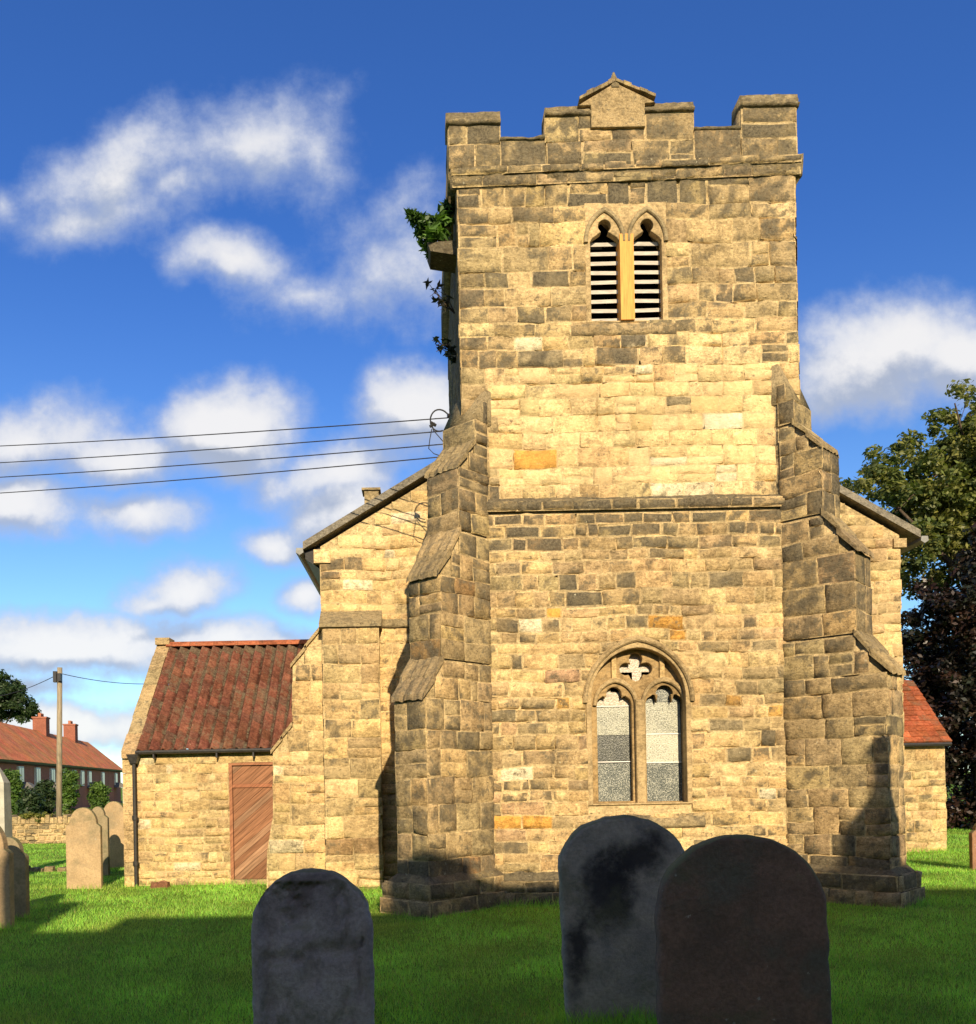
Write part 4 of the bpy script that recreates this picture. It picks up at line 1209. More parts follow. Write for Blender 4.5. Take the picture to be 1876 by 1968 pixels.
r3 = random.Random(31)
SYF = 15.0
shed = thing('outbuilding', 'low golden stone lean-to outbuilding with red pantile roof and diagonal plank door', 'outbuilding', (-4, SYF, 0))
sx0 = P(258, 1560, SYF).x; sx1 = nxl + 0.05
sz_e = P(380, 1442, SYF).z
ryd = 16.95; rz_r = P(430, 1243, ryd).z
dx0, dx1 = P(441, 1580, SYF).x, P(541, 1580, SYF).x
dz1 = P(480, 1464, SYF).z
sw = MB(); sw.col = MORTAR
door_loop = rect(dx0, dx1, -0.2, dz1)
add_plate(sw, [[(sx0, -0.3), (dx0, -0.3), (dx0, dz1), (dx1, dz1), (dx1, -0.3), (sx1, -0.3), (sx1, sz_e), (sx0, sz_e)]], SYF + 0.03 + 0.2, 0.4, col=MORTAR)
sw.loft([(sx0, SYF + 0.41, -0.3), (sx0 + 0.3, SYF + 0.41, -0.3), (sx0 + 0.3, 19, -0.3), (sx0, 19, -0.3)], [(sx0, SYF + 0.41, sz_e), (sx0 + 0.3, SYF + 0.41, sz_e), (sx0 + 0.3, 19, sz_e), (sx0, 19, sz_e)], MORTAR)
masonry(sw, (0, SYF, 0), (1, 0, 0), (0, -1, 0), courses(0.0, sz_e - 0.02, 0.11, 0.2, r3), lambda a, b_: [(sx0, sx1)] if a > dz1 - 0.02 else [(sx0, dx0 - 0.01), (dx1 + 0.01, sx1)],
        lambda u, z: dict(pale=3.5, gold=5, tan=2.6, olive=0.6, white=0.5, orange=.1), (0.16, 0.5), r3, joint=0.022, dirt=lambda u, z: -0.05 + (0.12 if z < 0.5 else 0))
sw.build('wall', M['stone'], shed, smooth=True)
ptr = MB()
pantile_roof(ptr, P(265, 1440, SYF).x, sx1 + 0.4, SYF - 0.12, sz_e + 0.0, ryd, rz_r, r=r3)
shr = ptr.build('roof', M['roof_tile'], shed, smooth=True)
rd = MB(); rd.dirt = 0.05
x_ = P(322, 1240, ryd).x
while x_ < sx1 + 0.3:
    f = r3.uniform(0.85, 1.15)
    col = (0.33 * f, 0.105 * f, 0.05 * f)
    ring0, ring1 = [], []
    for k in range(7):
        a = math.pi * k / 6
        ring0.append((x_, ryd - 0.12 * math.cos(a), rz_r - 0.02 + 0.10 * math.sin(a) + 0.03)); ring1.append((x_ + 0.44, ryd - 0.12 * math.cos(a), rz_r - 0.02 + 0.10 * math.sin(a) + 0.03))
    rd.loft(ring0, ring1, col)
    x_ += 0.445
rd.build('ridge_tiles', M['roof_tile'], shr)
# rear slope
rr_ = MB()
rr_.loft([(sx0, ryd + 0.03, rz_r), (sx1 + 0.3, ryd + 0.03, rz_r), (sx1 + 0.3, 19, sz_e), (sx0, 19, sz_e)], [(sx0, ryd + 0.03, rz_r + 0.05), (sx1 + 0.3, ryd + 0.03, rz_r + 0.05), (sx1 + 0.3, 19, sz_e + 0.05), (sx0, 19, sz_e + 0.05)], (0.28, 0.09, 0.05))
rr_.build('rear_slope', M['roof_tile'], shr)
# gable parapet with coping stones
cg = MB(); cg.dirt = 0.12
ex0, ex1 = P(236, 1440, SYF - 0.1).x, P(264, 1440, SYF - 0.1).x
gy0, gzz0, gy1, gzz1 = SYF - 0.16, P(250, 1443, SYF - 0.16).z, ryd + 0.05, P(310, 1232, ryd).z
nst = 7
for k in range(nst):
    t0, t1 = k / nst, (k + 0.985) / nst
    ya, yb = gy0 + (gy1 - gy0) * t0, gy0 + (gy1 - gy0) * t1
    za, zb_ = gzz0 + (gzz1 - gzz0) * t0, gzz0 + (gzz1 - gzz0) * t1
    e = r3.uniform(-0.008, 0.008)
    cg.loft([(ex0 + e, ya, za - 0.12), (ex1 + e, ya, za - 0.12), (ex1 + e, yb, zb_ - 0.12), (ex0 + e, yb, zb_ - 0.12)], [(ex0 + e, ya, za), (ex1 + e, ya, za), (ex1 + e, yb, zb_), (ex0 + e, yb, zb_)], pick(dict(olive=3, tan=3, grey=1), r3))
cg.box(ex0 - 0.005, ex1 + 0.02, gy1 - 0.16, gy1 + 0.2, gzz1 - 0.08, gzz1 + 0.045, PAL['tan'])
cg.build('coping', M['stone'], shed)
gw = MB(); gw.col = MORTAR
gxa, gxb = P(238, 1560, SYF - 0.08).x, sx0 + 0.02
for (za, zb_) in courses(0.0, sz_e - 0.06, 0.18, 0.32, r3):
    gw.box(gxa + r3.uniform(-.006, .006), gxb, SYF - 0.10 + r3.uniform(-.006, .006), SYF + 0.5, za + 0.003, zb_ - 0.003, pick(dict(tan=3, gold=2, olive=1.5), r3))
gw.loft([(gxa + 0.01, SYF + 0.0, 0), (gxb - 0.01, SYF + 0.0, 0), (gxb - 0.01, 19, 0), (gxa + 0.01, 19, 0)], [(gxa + 0.01, SYF + 0.0, sz_e - 0.1), (gxb - 0.01, SYF + 0.0, sz_e - 0.1), (gxb - 0.01, 19, sz_e - 0.1), (gxa + 0.01, 19, sz_e - 0.1)], MORTAR)
gw.poly([(gxa + 0.02, SYF + 0.05, sz_e - 0.1), (gxa + 0.02, 19, sz_e - 0.1), (gxa + 0.02, ryd, rz_r - 0.05)], MORTAR)
gw.build('gable_wall', M['stone'], shed)
gu = MB()
gu.tube([(P(262, 1448, SYF - 0.1).x, SYF - 0.14, sz_e - 0.02), (sx1 - 0.2, SYF - 0.14, sz_e - 0.02)], 0.035, 8)
for px_ in (300, 420, 490): gu.box(P(px_, 1450, SYF).x - 0.012, P(px_, 1450, SYF).x + 0.012, SYF - 0.15, SYF, sz_e - 0.13, sz_e - 0.03)
gu.build('gutter', M['black_iron'], shed)
dp = MB()
xd = P(258, 1560, SYF - 0.1).x + 0.015
dp.tube([(xd, SYF - 0.12, sz_e - 0.18), (xd, SYF - 0.12, 0.0)], 0.029, 8)
dp.loft([(xd - 0.05, SYF - 0.17, sz_e - 0.2), (xd + 0.05, SYF - 0.17, sz_e - 0.2), (xd + 0.05, SYF - 0.07, sz_e - 0.2), (xd - 0.05, SYF - 0.07, sz_e - 0.2)],
        [(xd - 0.10, SYF - 0.2, sz_e - 0.05), (xd + 0.10, SYF - 0.2, sz_e - 0.05), (xd + 0.10, SYF - 0.05, sz_e - 0.05), (xd - 0.10, SYF - 0.05, sz_e - 0.05)])
for z in (0.35, 1.1): dp.tube([(xd, SYF - 0.12, z), (xd, SYF - 0.12, z + 0.07)], 0.046, 8)
dp.build('downpipe', M['black_iron'], shed)
# door of diagonal planks
dr = MB()
def clip(poly, nx, nz, c_):
    outp = []
    for i in range(len(poly)):
        a, b_ = poly[i], poly[(i + 1) % len(poly)]
        da, db = a[0] * nx + a[1] * nz - c_, b_[0] * nx + b_[1] * nz - c_
        if da <= 0: outp.append(a)
        if (da < 0) != (db < 0):
            t = da / (da - db); outp.append((a[0] + (b_[0] - a[0]) * t, a[1] + (b_[1] - a[1]) * t))
    return outp
fw = 0.055
DY = SYF + 0.05
def planks(x0, x1, z0, z1):
    k = 0; step = 0.10
    nx_, nz_ = -math.sin(R(40)), math.cos(R(40))
    lo = min(x * nx_ + z * nz_ for x in (x0, x1) for z in (z0, z1)); hi = max(x * nx_ + z * nz_ for x in (x0, x1) for z in (z0, z1))
    c_ = lo
    while c_ < hi:
        p = clip(clip(rect(x0, x1, z0, z1), nx_, nz_, c_ + step - 0.005), -nx_, -nz_, -(c_))
        if len(p) > 2:
            f = r3.uniform(0.78, 1.18)
            col = (0.25 * f, 0.115 * f, 0.058 * f) if r3.random() > 0.15 else (0.29 * f, 0.16 * f, 0.09 * f)
            yv = DY + r3.uniform(0, 0.006)
            dr.loft([(x, yv, z) for x, z in p], [(x, yv + 0.03, z) for x, z in p], col)
        c_ += step
zl = P(480, 1510, SYF).z
planks(dx0 + fw + 0.004, dx1 - fw - 0.004, zl + 0.03, dz1 - fw + 0.004)
planks(dx0 + fw + 0.005, dx1 - fw - 0.005, 0.08, zl - 0.03)
dr.box(dx0 + fw - 0.01, dx1 - fw + 0.01, DY + 0.075, DY + 0.10, 0.06, dz1 - 0.02, (0.06, 0.03, 0.02))
doro = dr.build('door', M['door_wood'], shed)
df = MB()
cF = (0.30, 0.13, 0.065)
df.box(dx0 + 0.003, dx0 + fw, SYF + 0.01, DY + 0.07, 0.0, dz1 - 0.003, cF); df.box(dx1 - fw, dx1 - 0.003, SYF + 0.01, DY + 0.07, 0.0, dz1 - 0.003, cF)
df.box(dx0 + fw + 0.001, dx1 - fw - 0.001, SYF + 0.012, DY + 0.07, dz1 - fw, dz1 - 0.004, cF)
df.box(dx0 + fw + 0.001, dx1 - fw - 0.001, DY - 0.02, DY + 0.01, zl - 0.028, zl + 0.028, (0.30, 0.12, 0.06))
df.build('door_frame', M['door_wood'], doro)
# reddish stone at its foot
th_ = MB(); th_.dirt = 0.2
th_.box(dx0 + 0.01, dx1 - 0.01, SYF + 0.0, SYF + 0.25, -0.2, 0.075, PAL['tan'])
th_.build('threshold', M['stone'], shed)
rs = MB()
q = P(306, 1688, SYF - 0.35)
bx = [(-0.16, -0.07), (0.0, -0.1), (0.15, -0.05), (0.17, 0.06), (0.02, 0.1), (-0.14, 0.07)]
rs.loft([(q.x + a, q.y + b_, -0.05) for a, b_ in bx], [(q.x + a * 0.8 + 0.02, q.y + b_ * 0.8, 0.10 + 0.03 * math.sin(a * 20)) for a, b_ in bx], (0.22, 0.10, 0.055))
tag(rs.build('loose_stone', M['stone']), 'small reddish brown stone lying in the grass against the outbuilding wall', 'stone')

# porch on the right, behind the nave
r4 = random.Random(44)
porch = thing('porch', 'small stone porch with steep red tiled roof between nave and dark tree', 'porch', (9.5, 18.6, 0))
YP = 18.6
pxr = P(1819, 1550, YP).x; pxl = P(1700, 1550, YP).x
pze = P(1790, 1428, YP).z
pw = MB()
pw.box(pxl, pxr, YP + 0.03, YP + 3.5, -0.3, pze, MORTAR)
masonry(pw, (0, YP, 0), (1, 0, 0), (0, -1, 0), courses(0.0, pze - 0.03, 0.15, 0.26, r4), lambda a, b_: [(pxl, pxr)], lambda u, z: dict(gold=3, tan=4, pale=1.4, olive=1), (0.22, 0.5), r4, dirt=lambda u, z: 0.05)
pw.build('wall', M['stone'], porch, smooth=True)
pr_ = MB()
yr_, zr_ = P(1760, 1320, YP + 1.3).y, P(1750, 1310, YP + 1.3).z
pantile_roof(pr_, pxl, pxr + 0.06, YP - 0.1, pze + 0.02, yr_, zr_, r=r4, tile=0.18, rows_=12, flat=True, n_in=2, base=(0.36, 0.10, 0.042))
pr_.build('roof', M['roof_tile'], porch)
pg2 = MB()
pg2.tube([(pxl, YP - 0.12, pze - 0.03), (pxr + 0.05, YP - 0.12, pze - 0.03)], 0.04, 6)
pg2.build('gutter', M['black_iron'], porch)
pb = MB()
pb.loft([(pxl, yr_ + 0.02, zr_), (pxr, yr_ + 0.02, zr_), (pxr, YP + 3.5, pze), (pxl, YP + 3.5, pze)], [(pxl, yr_ + 0.02, zr_ + 0.04), (pxr, yr_ + 0.02, zr_ + 0.04), (pxr, YP + 3.5, pze + 0.04), (pxl, YP + 3.5, pze + 0.04)], (0.3, 0.1, 0.05))
pb.poly([(pxr - 0.01, YP, pze), (pxr - 0.01, YP + 3.4, pze), (pxr - 0.01, yr_, zr_)], MORTAR)
pb.build('rear_slope', M['roof_tile'], porch)

# ================================================================== GRAVESTONES
def grave_mat(name, cols, patch=None, flake=0.0):
    m, N, b = new_mat(name)
    geo = N.n('ShaderNodeNewGeometry')
    pos = geo.outputs['Position']
    n1 = N.noise(pos, 4, 8, 0.65); n2 = N.noise(pos, 38, 6, 0.7); n3 = N.noise(N.vmath('ADD', pos, (4, 4, 4)), 1.8, 8, 0.65)
    col = N.mix(N.ramp(n1, 0.32, 0.68), cols[0], cols[1])
    col = N.mix(N.ramp(n3, 0.5, 0.68), col, cols[2])
    col = N.mix(N.ramp(n2, 0.3, 0.75, 0, 0.5), col, tuple(c * 0.45 for c in cols[0]))
    if patch:
        for (cx, cz, rx, rz, tilt) in patch:
            mp = N.n('ShaderNodeMapping', vector_type='TEXTURE')
            sx = N.n('ShaderNodeSeparateXYZ'); N.put(sx.inputs[0], pos)
            cb_ = N.n('ShaderNodeCombineXYZ'); N.t.links.new(sx.outputs[0], cb_.inputs[0]); N.t.links.new(sx.outputs[2], cb_.inputs[1])
            N.put(mp.inputs['Vector'], cb_.outputs[0])
            mp.inputs['Location'].default_value = (cx, cz, 0); mp.inputs['Rotation'].default_value = (0, 0, R(tilt)); mp.inputs['Scale'].default_value = (rx, rz, 1)
            l_ = N.vmath('LENGTH', mp.outputs[0])
            f = N.ramp(N.math('ADD', l_, N.math('MULTIPLY', N.math('SUBTRACT', N.math('ADD', n1, N.math('MULTIPLY', N.math('SUBTRACT', n2, 0.5), 0.35)), 0.5), 2.6)), 0.30, 1.45, 0.90, 0.0)
            col = N.mix(f, col, (0.022, 0.021, 0.024))
    sn_ = N.n('ShaderNodeSeparateXYZ'); N.t.links.new(geo.outputs['Normal'], sn_.inputs[0])
    col = N.mix(N.ramp(N.math('ADD', sn_.outputs[2], N.math('MULTIPLY', N.math('SUBTRACT', n1, 0.5), 1.2)), 0.15, 0.6, 0, 0.7), col, (0.13, 0.14, 0.055))
    gr_n = N.noise(N.vmath('ADD', pos, (11, 4, 7)), 2.6, 8, 0.7)
    col = N.mix(N.ramp(gr_n, 0.52, 0.66, 0, 0.5), col, (0.12, 0.12, 0.065))
    lc = N.noise(N.vmath('ADD', pos, (1, 2, 3)), 15, 4, 0.7)
    col = N.mix(N.ramp(lc, 0.67, 0.73, 0, 0.55), col, (0.42, 0.42, 0.36))
    N.put(b.inputs['Base Color'], col)
    b.inputs['Roughness'].default_value = 0.9
    b.inputs['Specular IOR Level'].default_value = 0.2
    bump(N, b, N.math('ADD', n1, N.math('MULTIPLY', n2, 0.4)), 0.55, 0.03)
    return m

def gravestone(name, label, x, y, wd, ht, th, mat, lean=0.0, taper=0.0, shoulder=0.0, arc=1.0, ero=0.006, flake=None, yaw=0.0, group=None, z0=None, tiltb=0.0, seed=1):
    """upright slab with a round (arc = rise / half width) head, worn faces and rounded arrises"""
    root_z = 0.0
    hw = wd / 2
    rise = arc * hw
    zs_ = ht - rise
    nu, nz = 30, 44
    rows_ = []
    # levels along z
    lv_ = [-0.25 + (zs_ + 0.25) * k / 22 for k in range(23)]
    for k in range(1, nz - 21):
        a = (math.pi / 2) * k / (nz - 22)
        lv_.append(zs_ + rise * math.sin(a) * 0.9995)
    def hwz(z):
        base = hw * (1 + taper * (1 - z / ht))
        if z <= zs_: return base
        t = min(1, (z - zs_) / rise)
        c_ = (hw - shoulder) if shoulder else hw
        return max(0.004, c_ * math.sqrt(max(0, 1 - t * t)))
    mb = MB()
    cl, sl_ = math.cos(yaw), math.sin(yaw)
    def tr(u, d, z):
        X = u + lean * z; Y = d + tiltb * z
        return (x + X * cl - Y * sl_, y + X * sl_ + Y * cl, z)
    F_, B_ = [], []
    for z in lv_:
        h = hwz(z)
        fr_, bk_ = [], []
        for k in range(nu + 1):
            s = -1 + 2 * k / nu
            # denser near the edges
            s = math.sin(s * math.pi / 2) * 0.55 + s * 0.45
            u = s * h
            edge = min(h - abs(u), (ht - z) if z > zs_ else 9)
            rd_ = max(0.0, 1 - edge / 0.03)
            e = ero * (mnoise.noise((u * 6 + seed, z * 6, seed)) + 0.6 * mnoise.noise((u * 18, z * 18 + seed, seed)))
            if flake: e += flake(u / hw, z / ht)
            ur = u + abs(s) ** 6 * (0.010 * mnoise.noise((z * 8, seed, s * 2)) + 0.007 * mnoise.noise((z * 23, seed + 5, s * 2)))
            zt_j = z + (0.010 * mnoise.noise((u * 9, seed, 3.0)) + 0.006 * mnoise.noise((u * 25, seed, 8.0)) if z > zs_ else 0)
            fr_.append(mb.vert(tr(ur, -th / 2 + 0.018 * rd_ * rd_ + e, zt_j)))
            bk_.append(mb.vert(tr(ur, th / 2 - 0.018 * rd_ * rd_, zt_j)))
        F_.append(fr_); B_.append(bk_)
    for j in range(len(lv_) - 1):
        for k in range(nu):
            mb.face(F_[j][k], F_[j][k + 1], F_[j + 1][k + 1], F_[j + 1][k])
            mb.face(B_[j][k + 1], B_[j][k], B_[j + 1][k], B_[j + 1][k + 1])
        mb.face(F_[j][0], F_[j + 1][0], B_[j + 1][0], B_[j][0])
        mb.face(F_[j][nu], B_[j][nu], B_[j + 1][nu], F_[j + 1][nu])
    for k in range(nu):
        mb.face(F_[-1][k], F_[-1][k + 1], B_[-1][k + 1], B_[-1][k])
        mb.face(F_[0][k], B_[0][k], B_[0][k + 1], F_[0][k + 1])
    o = mb.build(name, mat, smooth=True, rec=False)
    # keep the arrises crisp
    return tag(o, label, 'gravestone', group)

def stone_at(pl, pr, ptop, Y):
    """position and size of a slab whose sides stand at pl, pr near mid height and whose top is at ptop"""
    mid = (ptop + 1700) / 2
    xl, xr = P(pl, mid, Y).x, P(pr, mid, Y).x
    return (xl + xr) / 2, xr - xl, P((pl + pr) / 2, ptop, Y).z

def fl_left(u, z):
    e = 0.0
    n = mnoise.noise((u * 3, z * 5, 2.2))
    a = abs(u) < 0.84 - 0.05 * n and 0.05 < z < 0.93
    if a:
        lvl = mnoise.noise((u * 2.1 + 3, z * 3.2, 7)) + 0.4 * mnoise.noise((u * 7, z * 9, 4))
        e += 0.010
        if lvl > 0.05: e += 0.020
        if lvl > 0.35: e += 0.020
    if z > 0.4 and z < 0.9 and a:
        d = z - (0.55 + 0.05 * u + 0.06 * n)
        if -0.03 < d < 0.0: e += 0.03
    return e
gm1 = grave_mat('slate_grey_headstone', ((0.30, 0.26, 0.255), (0.45, 0.40, 0.375), (0.21, 0.165, 0.17)))
x, wd, ht = stone_at(484, 715, 1669, 5.7)
gravestone('gravestone', 'dark grey round-topped gravestone with flaking face, alone in the left foreground', x, 5.7, wd, ht, 0.11, gm1, arc=0.98, flake=fl_left, seed=3, lean=-0.003)
x, wd, ht = stone_at(1082, 1326, 1567, 6.2)
pt = P(1150, 1720, 6.2)
gm2 = grave_mat('blue_grey_headstone', ((0.27, 0.25, 0.22), (0.41, 0.36, 0.285), (0.18, 0.17, 0.165)), patch=[(P(1160, 1715, 6.2).x, P(1160, 1715, 6.2).z, 0.20, 0.27, -25), (P(1230, 1640, 6.2).x, P(1230, 1640, 6.2).z, 0.24, 0.14, 25), (P(1110, 1820, 6.2).x, P(1110, 1820, 6.2).z, 0.08, 0.28, -4)])
gravestone('gravestone', 'tall grey gravestone with black stain running down its face, partly behind a brown one', x, 6.2, wd, ht, 0.13, gm2, arc=0.80, seed=8, lean=-0.028, ero=0.009)
x, wd, ht = stone_at(1267, 1582, 1604, 5.25)
gm3 = grave_mat('brown_headstone', ((0.16, 0.11, 0.08), (0.25, 0.155, 0.11), (0.15, 0.135, 0.10)))
gravestone('gravestone', 'broad dark brown gravestone with round top, rightmost in the foreground', x, 5.25, wd, ht, 0.12, gm3, arc=0.86, taper=0.05, seed=14, lean=-0.012, ero=0.008)

gm4 = grave_mat('sunlit_sandstone_headstone', ((0.40, 0.28, 0.155), (0.52, 0.365, 0.205), (0.31, 0.24, 0.145)))
gm5 = grave_mat('mottled_headstone', ((0.28, 0.22, 0.13), (0.36, 0.28, 0.17), (0.20, 0.17, 0.11)))
def shoulder_slab(name, label, x, y, wd, ht, th, mat, cz=0.78, group=None, yaw=0.0):
    """slab whose head is a wide arch standing on small shoulders"""
    hw = wd / 2
    zs_ = ht * cz
    pts = [(-hw, -0.2), (hw, -0.2), (hw, zs_ - 0.02), (hw - 0.02, zs_)]
    n = 14
    pts += [((hw - 0.06) * math.cos(math.pi * k / n), zs_ + 0.03 + (ht - zs_ - 0.03) * math.sin(math.pi * k / n)) for k in range(n + 1)]
    pts += [(-hw + 0.02, zs_), (-hw, zs_ - 0.02)]
    mb = MB()
    vs, fs = curve_solid([pts], th, 0.012)
    for (a, b_, c_) in vs:
        X = a * math.cos(yaw) - b_ * math.sin(yaw); Y = a * math.sin(yaw) + b_ * math.cos(yaw)
        mb.vert((x + X, y + Y, c_))
    for f in fs: mb.face(*f)
    return tag(mb.build(name, mat), label, 'gravestone', group)

x, wd, ht = stone_at(130, 194, 1553, 14.7)
shoulder_slab('gravestone', 'sunlit tan gravestone with rounded head standing left of the outbuilding', x, 14.7, wd, ht, 0.10, gm4)
x, wd, ht = stone_at(196, 246, 1541, 18.5)
shoulder_slab('gravestone', 'tan gravestone with arched top half hidden behind the outbuilding corner', x, 18.5, wd, ht, 0.10, gm4, 0.8)
x, wd, ht = stone_at(176, 204, 1551, 17.0)
shoulder_slab('gravestone', 'narrow tan gravestone squeezed between two wider sunlit ones', x, 17.0, wd + 0.08, ht, 0.10, gm5, 0.85)
x = P(-22, 1700, 10.7).x
shoulder_slab('gravestone', 'pinkish gravestone with stepped shoulder cut off by the left picture edge', x, 10.7, 0.53, P(-10, 1580, 10.7).z, 0.13, gm4, 0.72)
x = P(20, 1700, 11.6).x
shoulder_slab('gravestone', 'mottled lichened gravestone with shadow across it, behind the pinkish one', x, 11.6, 0.42, P(20, 1610, 11.6).z, 0.12, gm5, 0.78)
x = P(0, 1520, 16).x
gm6 = plain_mat('pale_monument', (0.42, 0.40, 0.33), 0.85, 0.2, 6, 0.2, 0.2)
mo = MB()
mo.loft([(x - 0.28, 15.85, -0.1), (x + 0.14, 15.85, -0.1), (x + 0.14, 16.2, -0.1), (x - 0.28, 16.2, -0.1)], [(x - 0.22, 15.9, 1.75), (x + 0.115, 15.9, 1.75), (x + 0.115, 16.15, 1.75), (x - 0.22, 16.15, 1.75)])
mo.loft([(x - 0.22, 15.9, 1.752), (x + 0.115, 15.9, 1.752), (x + 0.115, 16.15, 1.752), (x - 0.22, 16.15, 1.752)], [(x - 0.08, 16.0, 2.05), (x - 0.03, 16.0, 2.05), (x - 0.03, 16.05, 2.05), (x - 0.08, 16.05, 2.05)])
tag(mo.build('monument', gm6), 'pale grey tapering stone monument at the left picture edge', 'monument')
x, wd, ht = stone_at(1867, 1920, 1578, 15.0)
shoulder_slab('gravestone', 'reddish brown gravestone at the right picture edge on the grass', x, 15.0, wd, ht, 0.1, grave_mat('reddish_headstone', ((0.3, 0.15, 0.09), (0.36, 0.2, 0.12), (0.25, 0.14, 0.09))))
# low ruined kerb in the grass
kb = MB(); kb.dirt = 0.3
xk = P(46, 1650, 18).x
while xk < P(128, 1650, 18).x:
    wk = rng.uniform(0.08, 0.2); hk = rng.uniform(0.05, 0.12)
    kb.loft([(xk, 17.9, -0.05), (xk + wk, 17.9, -0.05), (xk + wk, 18.08, -0.05), (xk, 18.08, -0.05)], [(xk + 0.02, 17.92, hk), (xk + wk - 0.01, 17.93, hk * 0.8), (xk + wk - 0.02, 18.06, hk), (xk + 0.02, 18.05, hk)], pick(dict(grey=2, dark=3, olive=1), rng))
    xk += wk * rng.uniform(0.9, 1.5)
tag(kb.build('grave_kerb', M['stone']), 'low broken stone kerb in the grass left of the tan gravestones', 'grave kerb')

# ================================================================== BOUNDARY WALL, POLE, COTTAGES
bwm = MB(); bwm.dirt = 0.1
r5 = random.Random(55)
yw = 27.0
bx0, bx1 = -22.0, P(250, 1580, yw).x
bwm.box(bx0, bx1, yw + 0.01, yw + 0.45, -0.3, 0.72, PAL['dark'])
masonry(bwm, (0, yw, 0), (1, 0, 0), (0, -1, 0), courses(0.0, 0.60, 0.08, 0.13, r5), lambda a, b_: [(bx0, bx1)], lambda u, z: dict(grey=3, olive=3, tan=1.5, dark=1.5, pink=.6), (0.14, 0.34), r5, joint=0.03, proud=0.04)
xk = bx0
while xk < bx1:        # cope of stones set on edge
    wk = r5.uniform(0.08, 0.17)
    hk = r5.uniform(0.16, 0.27)
    bwm.loft([(xk, yw - 0.03, 0.6), (xk + wk, yw - 0.03, 0.6), (xk + wk, yw + 0.47, 0.6), (xk, yw + 0.47, 0.6)],
             [(xk + 0.01, yw - 0.01, 0.6 + hk), (xk + wk - 0.01, yw, 0.6 + hk * 0.9), (xk + wk - 0.01, yw + 0.42, 0.6 + hk), (xk + 0.01, yw + 0.44, 0.6 + hk)], pick(dict(grey=3, olive=3, tan=2, dark=1), r5))
    xk += wk + 0.01
tag(bwm.build('boundary_wall', M['stone']), 'low rough drystone churchyard wall beyond the left gravestones', 'wall')

pole = thing('utility_pole', 'weathered wooden utility pole with dark box near its top, before the cottages', 'utility pole', (P(113, 1560, 30).x, 30, 0))
qb, qt = P(112.5, 1570, 30), P(115, 1283, 30)
pm_ = MB(); pm_.tube([(qb.x, 30, -0.2), (qt.x, 30, qt.z)], 0.105, 8, r1=0.085)
pm_.build('pole_shaft', M['pole'], pole, smooth=True)
tb = MB()
for (o1, z1_, z2_) in ((-0.11, 1312, 1291), (0.03, 1310, 1295)):
    tb.box(qt.x + o1 - 0.05, qt.x + o1 + 0.06, 29.82, 29.95, P(113, z1_, 30).z, P(113, z2_, 30).z)
tb.build('cable_box', M['black_iron'], pole)
def cable(name, label, a, b_, sag, r_=0.009, n=24, group=None):
    mb = MB()
    a, b_ = Vector(a), Vector(b_)
    pts = []
    for k in range(n + 1):
        t = k / n
        p = a.lerp(b_, t); p.z -= sag * 4 * t * (1 - t)
        pts.append(p)
    mb.tube(pts, r_, 5)
    return tag(mb.build(name, M['wire'], smooth=True), label, 'cable', group)
pt_ = (qt.x, 30, P(115, 1294, 30).z)
cable('overhead_cable', 'thin cable running right from the wooden pole to behind the outbuilding', pt_, (P(300, 1318, 34).x, 34, P(300, 1314, 34).z), 0.12, 0.012)
cable('overhead_cable', 'thin cable sloping down left from the wooden pole towards the dark tree', pt_, (P(-60, 1345, 38).x, 38, P(-60, 1342, 38).z), 0.25, 0.012)
qs = [((-500, 872), (862, 803), 'topmost'), ((-500, 908), (848, 829), 'second from the top'), ((-500, 938), (872, 852), 'third from the top'), ((-500, 972), (860, 877), 'lowest')]
for (a, b_, nm) in qs:
    A, B = P(a[0], a[1], 20), P(b_[0], b_[1], 12.6)
    cable('overhead_cable', nm + ' of the four black cables crossing the sky to the tower', A, B, 0.10, 0.0085, 40, 'four cables running to the tower')
# the pole they come from, out of the picture
lp = thing('utility_pole', 'tall dark wooden utility pole far left carrying four cables', 'utility pole', (P(-500, 1500, 20).x, 20, 0))
lm = MB(); q = P(-500, 830, 20); lm.tube([(q.x, 20, -0.2), (q.x, 20, q.z)], 0.13, 8, r1=0.1); lm.build('pole_shaft', M['pole'], lp)
# service loop and bracket on the tower
cl = thing('cable_loop', 'coiled loop of black cable on an iron bracket beside the tower', 'cable', P(846, 810, 12.55))
lb = MB()
cc = P(846, 808, 12.55)
pts = [(cc.x + 0.135 * math.cos(R(a)), 12.55 + 0.02 * math.sin(R(a * 2)), cc.z + 0.15 * math.sin(R(a))) for a in range(-60, 291, 15)]
lb.tube(pts, 0.011, 5)
pts = [P(830, 824, 12.55), P(826, 845, 12.55), P(824, 862, 12.55), P(834, 872, 12.55), P(846, 876, 12.55)]
lb.tube(pts, 0.007, 5)
pts = [P(832, 826, 12.55), P(846, 842, 12.55), P(858, 856, 12.55), P(866, 868, 12.6)]
lb.tube(pts, 0.007, 5)
lb.build('loop', M['wire'], cl, smooth=True)
br = MB()
br.tube([P(828, 812, 12.55), P(838, 818, 12.55)], 0.022, 6); br.tube([P(826, 820, 12.55), P(836, 814, 12.55)], 0.02, 6)
br.build('clamp', M['black_iron'], cl)
br = MB()
br.tube([P(860, 798, 12.55), P(884, 802, 12.6)], 0.025, 6)
br.build('bracket', M['black_iron'], cl)

